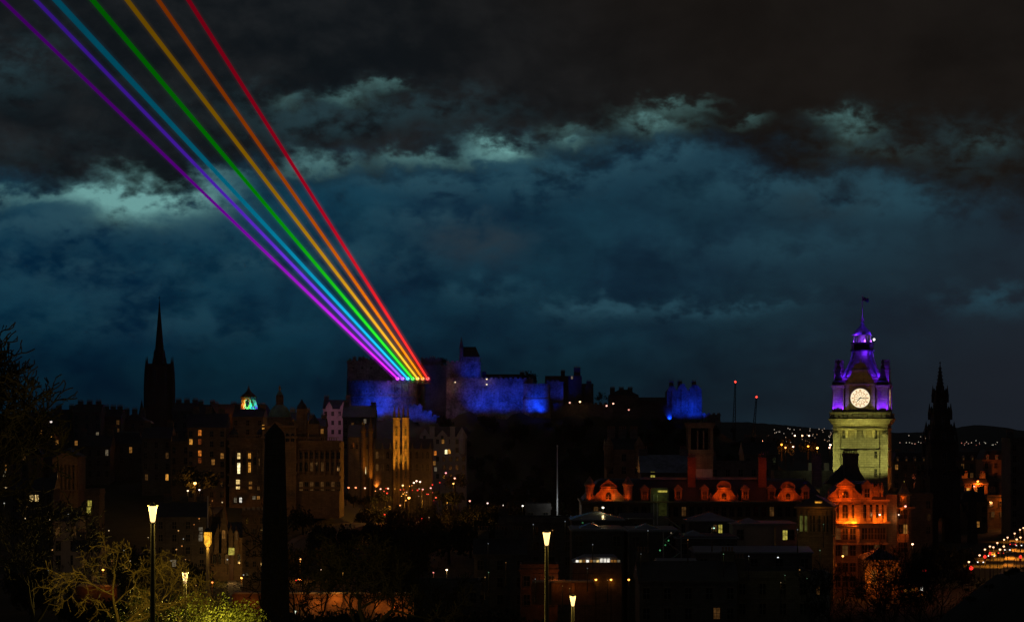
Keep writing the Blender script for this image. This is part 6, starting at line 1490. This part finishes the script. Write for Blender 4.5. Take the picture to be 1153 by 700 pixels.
def lantern_column():
    Y = 560; x = PX(234, Y); zg = terrain(x, Y); hz = lambda py: PZ(py, Y)-zg; s = Y/F
    t = thing('lantern_column', 'tall column bearing a big glowing amber lantern with a mast on top', 'lamp column', (x, Y, zg))
    obj('shaft', MB().lathe(0, 0, [(.8, 0), (.6, 1), (.42, hz(628)), (.4, hz(616)), (.75, hz(614.5))], 10), PALE, t)
    b = MB(); b.rects(0, 0, [(.35, .35, hz(614.5)), (.78, .78, hz(611.5)), (.82, .82, hz(599)), (.6, .6, hz(598.5))]); obj('lantern', b, lit_win('lantern_amber', (1, .45, .03), 1.4), t)
    for sx in (-1, 1):
        for sy in (-1, 1): obj('lantern_bar', MB().tube([(sx*.8, sy*.8, hz(611.5)), (sx*.84, sy*.84, hz(598.5))], [.07, .07], 4), IRON, t)
    obj('cap', MB().rects(0, 0, [(.95, .95, hz(598.7)), (.9, .9, hz(597.8)), (.3, .3, hz(594))]), IRON, t)
    obj('mast', MB().lathe(0, 0, [(.16, hz(594)), (.12, hz(558))], 6), WHITEP, t)
    point((x, Y-1.6, PZ(613, Y)), (1, .5, .06), 320, .2); point((x-1.2, Y-1.0, PZ(603, Y)), (1, .45, .05), 120, .2)
lantern_column()
t = thing('canopy', 'low domed amber lit canopy beside the tall church tower', 'canopy', (PX(167, 985), 985, PZ(476.5, 985)-6))
obj('roof', MB().lathe(0, 0, [(2.3, 6), (2.2, 6.4), (1.5, 7.0), (.3, 7.3)], 14), PALE, t)
for a in range(6): obj('post', MB().lathe(2.0*math.cos(a*PI/3), 2.0*math.sin(a*PI/3), [(.12, 0), (.12, 6)], 6), IRON, t)
point((PX(167, 985), 981.5, PZ(473, 985)), (1, .5, .04), 260, .2)
# small wall lamps on the left
for (px, py, Y, c, lab) in ((57.5, 474.5, 970, (1, .85, .8), 'tiny white lamp on the far skyline by the bare tree'), (57.5, 490.5, 960, (1, .4, .06), 'tiny orange lamp under the white one by the bare tree'), (6.5, 548, 780, (1, .7, .35), 'tiny yellow lamp among the dark branches at the terrace')):
    bulb_lamp(px, py, Y, c, .9, 40, .5, lab, 'tiny lamps by the bare tree', post=5)

# ================================================================== retaining wall and yard
def retaining(label, px0, px1, pyt, pyb, Y, lights, rail=True):
    x0, x1 = PX(px0, Y), PX(px1, Y); zt, zb = PZ(pyt, Y), PZ(pyb, Y)-2; xc = (x0+x1)/2; w = (x1-x0)/2
    t = thing('retaining_wall', label, 'wall', (xc, Y, zb))
    H = zt-zb
    obj('wall', MB().box(-w, w, 0, 2.5, 0, H), BRICK, t); obj('coping', MB().box(-w-.1, w+.1, -.2, 2.6, H, H+.3), PALE, t)
    n = int(2*w/3)
    for i in range(n+1): obj('pier', MB().box(-w+i*2*w/n-.3, -w+i*2*w/n+.3, -.35, 0, 0, H), BRICK, t)
    if rail:
        b = MB()
        for i in range(int(2*w/1.2)): b.box(-w+i*1.2-.04, -w+i*1.2+.04, .3, .38, H+.3, H+1.6)
        b.box(-w, w, .29, .39, H+1.6, H+1.68); obj('railing', b, IRON, t)
    for px, py, p in lights: point(P(px, py, Y-1.3), (1, .30, .025), p*.9, .25)
retaining('brick retaining wall glowing orange behind the trunk of the big bare tree', 324, 464, 668, 692, 425, ((340, 674, 50), (357, 681, 90), (378, 674, 130), (395, 679, 50), (425, 682, 60), (445, 684, 90), (458, 686, 20)))
retaining('short brick retaining wall lit orange beside the foot of the obelisk', 263, 296, 668, 696, 440, ((270, 674, 14), (284, 678, 26)))
retaining('low brick wall glowing amber under the orange lamp among branches', 86, 130, 660, 676, 470, ((100, 664, 9), (118, 662, 20), (128, 668, 8)))
retaining('orange lit fence wall before the glass roofed hall', 600, 668, 655, 668, 425, ((628, 660, 12), (645, 662, 12), (660, 663, 7)))
t = building('dim red brick yard building behind the tall pale lamp post', 586, 628, 642, 432, 8, 'flat', 1, BRICK, chim=0, maxrows=2, bay=3)
point(P(603, 655, 426), (1, .2, .02), 14, .3); point(P(625, 648, 427), (1, .2, .02), 26, .3)
building('long dark yard building with a pale roof edge behind the big bare tree', 440, 540, 661, 440, 10, 'flat', 1, STONE2, chim=0, maxrows=2, rm=LEAD, name='yard_building')
building('dim stone terrace under the dark garden edge', 534, 592, 625, 470, 12, 'gable', 3, STONE2, chim=3, maxrows=4, litrand=.03)
building('low pale fronted block with a dark flat roof in the dark middle ground', 562, 645, 588, 540, 14, 'flat', 1, STONE2, chim=1, maxrows=3, litrand=.02)
building('small square block on the roof line before the castle rock', 592, 620, 572, 560, 10, 'flat', 1, STONE2, chim=0, maxrows=3)
building('dark low warehouse at the bottom of the hill beyond the lowest lamp', 720, 830, 655, 400, 14, 'gable', 3, STONE2, chim=2, maxrows=2, litrand=.0, lit=[(807, 690, 'dim')])
building('dark shadowed warehouse at the foot of the hill below the metal shed', 828, 912, 650, 405, 14, 'flat', 1, STONE2, chim=1, maxrows=3)
# awning tents / small canopies left bottom lit by white lamps are left dark

# ================================================================== vehicles
def car_parts(col):
    t = thing('parked_car', 'x', 'car', (0, 0, 0))
    b = MB(); sec = [(-2.1, .45, .85), (-2.0, .4, .95), (-1.0, .38, 1.0), (-.4, .38, 1.45), (.9, .38, 1.48), (1.7, .4, 1.05), (2.1, .42, .95), (2.15, .5, .7)]
    rings = []
    for y, z0, z1 in sec:
        top = .62 if z1 > 1.2 else .82
        rings.append([(-.86, y, z0), (.86, y, z0), (.88, y, min(z1, .9)), (top, y, z1), (-top, y, z1), (-.88, y, min(z1, .9))])
    b.loft(rings); obj('body', b, col, t)
    obj('window', MB().loft([[(-.7, y, .98), (.7, y, .98), (.6, y, 1.42), (-.6, y, 1.42)] for y in (-.72, .0)]).loft([[(-.895, y, .97), (.895, y, .97), (.66, y, 1.4), (-.66, y, 1.4)] for y in (-.2, 1.2)]), GLASS, t)
    for sx in (-1, 1):
        for y in (-1.35, 1.35):
            w = obj('wheel', MB().prism([(y+.33*math.cos(2*PI*i/14), .33+.33*math.sin(2*PI*i/14)) for i in range(14)], sx*.72, sx*.9, 'x'), RUBBER, t)
            obj('rim', MB().prism([(y+.2*math.cos(2*PI*i/10), .33+.2*math.sin(2*PI*i/10)) for i in range(10)], sx*.9, sx*.92, 'x'), STEEL, w)
        obj('headlight', MB().box(sx*.7-.16, sx*.7+.16, -2.16, -2.05, .62, .82), emi('headlight', (1, .9, .75), 2.5), t)
        obj('tail_light', MB().box(sx*.72-.12, sx*.72+.12, 2.1, 2.2, .72, .92), emi('tail_light', (1, .03, .02), 3.0), t)
    return t
proto = car_parts(mat('dark_car_paint', (.06, .06, .07), .35, .1, .5))
proto2 = car_parts(mat('pale_car_paint', (.45, .45, .45), .35, .1, .5))
cars = [(1105, 636, R(-17), 0, 'first dark car creeping along the bottom of the lit street'), (1117, 629, R(-17), 1, 'pale car on the lit street below the far lamp row'), (1128, 626, R(163), 0, 'dark car coming down the middle of the lit street'), (1135, 622, R(-17), 1, 'pale car near the red light on the near kerb'),
  (1141, 616, R(163), 1, 'pale oncoming car high on the lit street'), (1148, 617, R(-17), 0, 'last dark car climbing away on the lit street'),
  (464, 566, R(10), 0, 'dark car waiting at the orange junction below the amber towers'), (470, 570, R(195), 0, 'dark car showing red tail lights at the orange junction'), (474, 572, R(200), 1, 'pale car behind the tail lights at the junction'), (486, 561, R(185), 0, 'dark car with red lights on the road under the white terrace'), (476, 558, R(185), 1, 'pale car queuing beside the pale lamp cluster'), (446, 574, R(20), 0, 'dark car rounding the bend before the amber towers'),
  (207, 556, R(80), 1, 'pale car parked beside the big amber lamp by the bank'), (215, 556.5, R(80), 0, 'dark car parked beside the big amber lamp by the bank'), (337, 656, R(180), 0, 'dark car with red tail lights on the road past the obelisk'), (113, 672, R(95), 0, 'dark car parked under the glowing wall among branches'),
  (560, 572, R(90), 1, 'pale van sized car on the garden edge path'), (574, 572.5, R(90), 0, 'dark car on the garden edge path by the white lamp')]
used = [False, False]
for px, py, rz, k, lab in cars:
    p = ground_hit(px, py)
    if px > 1090: p.z = max(terrain(p.x-6, p.y), terrain(p.x+6, p.y), p.z) + .17
    elif 440 < px < 480: p.z += .18
    pr = (proto, proto2)[k]
    if not used[k]: used[k] = True; pr.location = p; pr.rotation_euler = (0, 0, rz); pr['label'] = lab; pr['group'] = 'cars on the evening streets'
    else: dup(pr, p, rz, lab, 'cars on the evening streets')
def bus():
    p0 = P(1017, 652, 470); p1 = P(1052, 646, 486); d = p1-p0; L = d.length
    t = thing('double_decker_bus', 'bus with a row of orange lit windows behind the bare trees', 'bus', (p0.x, p0.y, 68.2), math.atan2(d.y, d.x))
    H = 4.2; 
    obj('body', MB().box(0, 12, 0, 2.5, .4, H).box(.1, 11.9, .1, 2.4, H, H+.12), mat('maroon_paint', (.16, .02, .03), .35, .1, .5), t)
    for i in range(9):
        for z0, k in ((1.3, 'orange'), (2.75, 'amber')): obj('window', MB().box(.5+i*1.25, 1.5+i*1.25, -.04, 0, z0, z0+.85), winmat(k) if i < 5 or z0 < 2 else winmat('white' if i > 6 else 'orange'), t)
    for x in (1.8, 9.6):
        w = obj('wheel', MB().prism([(x+.5*math.cos(2*PI*i/14), .5+.5*math.sin(2*PI*i/14)) for i in range(14)], -.05, .25, 'y'), RUBBER, t)
        obj('rim', MB().prism([(x+.28*math.cos(2*PI*i/10), .5+.28*math.sin(2*PI*i/10)) for i in range(10)], -.07, -.05, 'y'), STEEL, w)
    obj('headlight', MB().box(12.0, 12.06, .2, .5, .8, 1.1), emi('headlight', (1, .9, .75), 2.5), t)
    obj('tail_light', MB().box(-.06, 0, .2, .5, .8, 1.2), emi('tail_light', (1, .03, .02), 3.0), t)
bus()
t = thing('illuminated_sign', 'small red lit sign board on a post above the bus', 'sign', (PX(1039, 480), 480, 70))
obj('post', MB().box(-.06, .06, -.06, .06, 0, PZ(643, 480)-70), IRON, t); obj('panel', MB().box(-.75, .75, -.12, .0, PZ(643, 480)-70, PZ(640.6, 480)-70), emi('red_sign', (.8, .03, .03), .9), t)

# ================================================================== trees
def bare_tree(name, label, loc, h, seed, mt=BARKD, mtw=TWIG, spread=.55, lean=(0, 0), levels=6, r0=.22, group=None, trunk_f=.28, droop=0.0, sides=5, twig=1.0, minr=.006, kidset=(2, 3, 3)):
    rng = random.Random(seed)
    tr, cr = MB(), MB()
    t = thing(name, label, 'tree', loc, 0, group)
    K = kidset
    def grow(p, d, L, r, lv):
        pts = [p]; rad = [r]; n = 4 if lv < 3 else 3; q = p
        for i in range(n):
            jit = .10 + .05*lv
            d = (d + Vector((rng.gauss(0, jit), rng.gauss(0, jit), rng.gauss(0, jit)*.7 + (.06 if lv else .0) - droop*.05*lv))).normalized()
            q = q + d*(L/n); pts.append(q); rad.append(max(minr, r*(1-.42*(i+1)/n)))
        (tr if lv == 0 else cr).tube(pts, rad, sides + 2 if lv == 0 else (sides if lv < 3 else 3))
        if lv >= levels: return
        kids = (3 if lv == 0 else rng.choice(K))
        a0 = rng.uniform(0, 2*PI)
        for k in range(kids):
            at = pts[-1] if k < 2 else pts[rng.randint(1, n-1)]
            u = d.orthogonal().normalized(); w = d.cross(u); a = a0 + 2*PI*k/kids + rng.uniform(-.5, .5)
            sp = spread*rng.uniform(.7, 1.35)
            nd = (d*math.cos(sp) + (u*math.cos(a) + w*math.sin(a))*math.sin(sp)).normalized()
            grow(at, nd, L*rng.uniform(.62, .86), max(minr, rad[-1]*rng.uniform(.68, .92)), lv+1)
        if lv >= 2:
            for k in range(int(2*twig)):
                at = pts[rng.randint(1, n)]; nd = (d + Vector((rng.gauss(0, .6), rng.gauss(0, .6), rng.gauss(0, .6)))).normalized()
                cr.tube([at, at + nd*L*.3, at + (nd + Vector((0, 0, .3)))*L*.5], [rad[-1]*.5, rad[-1]*.35, minr], 3)
    grow(Vector((0, 0, -.4)), Vector((lean[0], lean[1], 1)).normalized(), h*trunk_f, r0, 0)
    obj('trunk', tr, mt, t); obj('crown', cr, mtw, t)
    return t
def at_px(px, Y, dz=0): x = PX(px, Y); return Vector((x, Y, terrain(x, Y) + dz))
# big bare tree reaching in from the side
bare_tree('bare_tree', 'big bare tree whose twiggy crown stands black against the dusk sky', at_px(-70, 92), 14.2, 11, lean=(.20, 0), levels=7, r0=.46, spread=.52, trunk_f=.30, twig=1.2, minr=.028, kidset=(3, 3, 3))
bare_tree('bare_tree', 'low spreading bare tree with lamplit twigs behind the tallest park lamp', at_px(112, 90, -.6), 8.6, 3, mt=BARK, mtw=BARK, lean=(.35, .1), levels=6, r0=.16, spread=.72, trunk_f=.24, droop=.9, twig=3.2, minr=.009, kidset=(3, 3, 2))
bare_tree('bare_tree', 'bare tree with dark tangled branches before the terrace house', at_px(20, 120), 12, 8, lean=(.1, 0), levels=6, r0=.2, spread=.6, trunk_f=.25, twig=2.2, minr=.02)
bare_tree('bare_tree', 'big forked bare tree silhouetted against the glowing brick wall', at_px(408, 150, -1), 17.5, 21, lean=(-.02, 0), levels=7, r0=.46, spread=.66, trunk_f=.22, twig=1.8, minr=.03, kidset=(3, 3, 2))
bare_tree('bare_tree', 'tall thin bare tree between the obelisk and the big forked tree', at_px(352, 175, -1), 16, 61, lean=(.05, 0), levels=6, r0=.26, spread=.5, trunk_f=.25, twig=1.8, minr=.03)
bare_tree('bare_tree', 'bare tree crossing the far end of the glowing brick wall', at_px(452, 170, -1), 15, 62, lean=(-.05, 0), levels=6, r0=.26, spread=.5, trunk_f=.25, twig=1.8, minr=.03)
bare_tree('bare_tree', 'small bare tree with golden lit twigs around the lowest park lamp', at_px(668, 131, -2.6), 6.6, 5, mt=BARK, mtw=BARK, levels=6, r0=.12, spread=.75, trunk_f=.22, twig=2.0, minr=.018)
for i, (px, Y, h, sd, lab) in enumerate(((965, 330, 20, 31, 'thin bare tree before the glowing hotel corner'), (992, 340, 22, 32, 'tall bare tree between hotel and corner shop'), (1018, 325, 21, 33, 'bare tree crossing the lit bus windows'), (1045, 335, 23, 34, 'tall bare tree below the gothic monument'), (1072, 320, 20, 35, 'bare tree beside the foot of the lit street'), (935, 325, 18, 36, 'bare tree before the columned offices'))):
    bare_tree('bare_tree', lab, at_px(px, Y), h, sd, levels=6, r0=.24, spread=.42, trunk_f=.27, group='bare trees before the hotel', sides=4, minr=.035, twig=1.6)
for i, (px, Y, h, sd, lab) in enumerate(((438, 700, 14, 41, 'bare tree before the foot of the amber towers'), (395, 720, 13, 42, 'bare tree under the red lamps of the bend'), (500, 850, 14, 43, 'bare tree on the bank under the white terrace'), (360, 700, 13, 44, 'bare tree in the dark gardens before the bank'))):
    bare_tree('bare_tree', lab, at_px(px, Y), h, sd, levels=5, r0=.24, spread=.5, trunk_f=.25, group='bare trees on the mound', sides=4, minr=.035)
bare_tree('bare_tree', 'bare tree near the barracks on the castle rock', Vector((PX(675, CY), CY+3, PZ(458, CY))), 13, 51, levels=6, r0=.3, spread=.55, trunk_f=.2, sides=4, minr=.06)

def leaf_mesh(seed, n, rx, rz, size, clumps=26):
    rng = random.Random(seed); b = MB(); C = []
    for i in range(clumps):
        a = rng.uniform(0, 2*PI); e = rng.uniform(-.5, 1); k = rng.uniform(.45, 1)
        C.append((Vector((math.cos(a)*rx*k*math.cos(e), math.sin(a)*rx*k*math.cos(e), rz*(.55 + .5*math.sin(e)*k))), rng.uniform(.22, .42)*rx))
    for i in range(n):
        c, r = C[i % clumps]
        d = Vector((rng.gauss(0, 1), rng.gauss(0, 1), rng.gauss(0, 1))).normalized()*r*rng.uniform(.4, 1.05)
        p = c + d; u = Vector((rng.gauss(0, 1), rng.gauss(0, 1), rng.gauss(0, 1))).normalized(); w = u.orthogonal().normalized(); s = size*rng.uniform(.6, 1.4)
        v = u.cross(w)
        b.add([p-w*s*.5, p+v*s*.28, p+w*s*.6, p-v*s*.28], [(0, 1, 2, 3)])
    me = bpy.data.meshes.new('crown'); me.from_pydata(b.v, [], b.f); return me
LM = [leaf_mesh(100+i, 900, 1.0, 1.25, .17) for i in range(4)]
for m_ in LM: m_.materials.append(DLEAF)
TRM = MB().lathe(0, 0, [(.10, -.3), (.07, .4), (.05, .9)], 7).mesh('trunk', BARKD)
def leafy(label, px, Y, h, rng, name='tree', group=None, z=None, fat=1.0):
    loc = at_px(px, Y) if z is None else Vector((PX(px, Y), Y, z))
    t = thing(name, label, 'tree', loc, rng.uniform(0, 6), group)
    for nm, me in (('trunk', TRM), ('crown', rng.choice(LM))):
        c = link(nm, me, t); c.scale = (h*.42*fat, h*.42*fat, h*.58)
    return t
rng = random.Random(77)
leafy('domed dark tree standing above the blue rampart by the round bastion', 597, CY+2, 11, rng, z=PZ(436, CY+2), fat=.9)
leafy('wind shaped dark tree above the castle gatehouse', 498, CY+8, 6.5, rng, z=PZ(413, CY+8))
leafy('small dark bush above the long blue rampart', 571, CY+3, 5, rng, z=PZ(432, CY+3))
for lab, px, Y, h in (('rounded tree glowing orange with a lamp inside, first of two under the hill', 880, 1362, 14), ('rounded tree glowing orange with a lamp inside, second of two under the hill', 910, 1362, 12), ('domed tree lit yellow by the big amber lamp near the bank', 222, 778, 13), ('tree lit amber on the slope under the white terrace', 512, 940, 9)):
    z = {880: PZ(514, 1362), 910: PZ(513, 1362), 222: PZ(557, 778), 512: PZ(553, 940)}[px]
    leafy(lab, px, Y, h, rng, z=z, fat=1.25)
G1 = 'dark trees on the castle rock'
n = 0
while n < 150:
    px = rng.uniform(480, 870); Y = rng.uniform(1080, 1226); x = PX(px, Y); zt = terrain(x, Y); h = rng.uniform(5, 12)
    if zt < 66: h += 5
    if HZ + (EYE - zt - h*1.05)/Y*F < (464 if px < 760 else 474): continue
    leafy('dark tree on the unlit slope of the castle rock', px, Y, h, rng, 'slope_tree', G1); n += 1
G2 = 'dark trees in the valley gardens'
for i in range(60):
    px = rng.uniform(440, 690); Y = rng.uniform(640, 980)
    leafy('dark tree in the unlit gardens below the castle rock', px, Y, rng.uniform(9, 15), rng, 'garden_tree', G2)
for i in range(7):
    px = rng.uniform(330, 450); Y = rng.uniform(640, 760)
    leafy('dark tree in the gardens between the bank and the amber towers', px, Y, rng.uniform(8, 13), rng, 'garden_tree', 'dark trees before the bank')
for i in range(22):
    px = rng.uniform(470, 620); Y = rng.uniform(395, 440)
    leafy('dark tree on the unlit valley floor below the station quarter', px, Y, rng.uniform(7, 11), rng, 'valley_tree', 'dark trees of the valley floor')
for i in range(18):
    px = rng.uniform(-20, 240); Y = rng.uniform(520, 700)
    leafy('dark tree among the houses below the old town', px, Y, rng.uniform(7, 11), rng, 'valley_tree', 'dark trees below the old town')
for i in range(10):
    px = rng.uniform(1085, 1165); Y = rng.uniform(285, 305)
    leafy('dark shrub on the near shoulder of the hill', px, Y, rng.uniform(.6, 1.2), rng, 'hill_shrub', 'shrubs on the hill shoulder', fat=1.6)
# lamplit bush
def bush(label, px, Y, w, h, seed, m_, dz=0.0, size=.16, n=2600):
    me = leaf_mesh(seed, n, w/2, h/1.1, size, 40); me.name = 'leaves'; me.materials.append(m_)
    t = thing('bush', label, 'bush', at_px(px, Y, dz)); link('leaves', me, t)
    rr = random.Random(seed); b = MB()
    for i in range(40):
        a = rr.uniform(0, 2*PI); k = rr.uniform(.2, .85)
        b.tube([(0, 0, -.2), (math.cos(a)*w*.2*k, math.sin(a)*w*.2*k, h*.4), (math.cos(a)*w*.42*k, math.sin(a)*w*.42*k, h*rr.uniform(.5, .72))], [.04, .03, .012], 4)
    obj('stems', b, BARK, t)
for i in range(9):
    leafy('dark tree beside the lit street below the gothic monument', rng.uniform(1025, 1092), rng.uniform(490, 600), rng.uniform(5, 9), rng, 'street_tree', 'dark trees by the lit street')
for i in range(14):
    leafy('dark tree on the bank below the bend past the bank', rng.uniform(325, 440), rng.uniform(720, 850), rng.uniform(8, 13), rng, 'bank_tree', 'dark trees below the bend')
for i in range(26):
    leafy('dark shrub in the hedge before the glowing brick wall', 318 + i*6.2, rng.uniform(396, 408), rng.uniform(9.5, 11.5), rng, 'hedge_shrub', 'hedge of dark shrubs before the brick wall', fat=.8)
for i in range(16):
    px = 392 + i*8.4 + rng.uniform(-3, 3); Y = rng.uniform(858, 885)
    if 438 < px < 490: continue
    leafy('dark tree on the bank in front of the amber towers', px, Y, rng.uniform(5, 7.5), rng, 'tree', 'dark trees before the amber towers', z=PZ(rng.uniform(566, 572), Y))
for i in range(9):
    leafy('dark shrub in the hedge before the low amber wall', 78 + i*7, rng.uniform(440, 452), rng.uniform(5, 7), rng, 'hedge_shrub', 'hedge of dark shrubs before the amber wall', z=PZ(700, 446)-1)
bush('wide yellow green bush glowing under the small park lamp', 240, 129.5, 6.4, 5.0, 6, LEAF, -.7, .12, 9000)
bush('darker green bush at the foot of the small lamp post', 176, 121, 5.2, 4.9, 7, LEAF, -.6, .12, 6500)
t = thing('tall_grass', 'tuft of tall pale grass stalks lit by the middle park lamp', 'plant', at_px(603, 99, -.8))
b = MB(); rr = random.Random(4)
for i in range(46):
    x, y = rr.gauss(0, .45), rr.gauss(0, .3); a = rr.gauss(0, .25); L = rr.uniform(.9, 1.75)
    b.tube([(x, y, 0), (x+a*L*.3, y, L*.55), (x+a*L, y+rr.gauss(0, .1), L)], [.022, .018, .004], 3)
obj('stalks', b, mat('dry_grass', (.22, .19, .05), .8, .3, 2), t)

# ================================================================== evening air
b = MB().box(-7000, 7000, -450, 12500, 0, 230)
hm = bpy.data.materials.new('haze'); hm.use_nodes = True; ht = hm.node_tree; ht.nodes.clear()
ho = ht.nodes.new('ShaderNodeOutputMaterial'); hv = ht.nodes.new('ShaderNodeVolumePrincipled')
hv.inputs['Density'].default_value = 1.6e-5; hv.inputs['Color'].default_value = (.85, .9, .95, 1)
ht.links.new(hv.outputs[0], ho.inputs['Volume'])
struct('haze', b, hm, 'stuff')
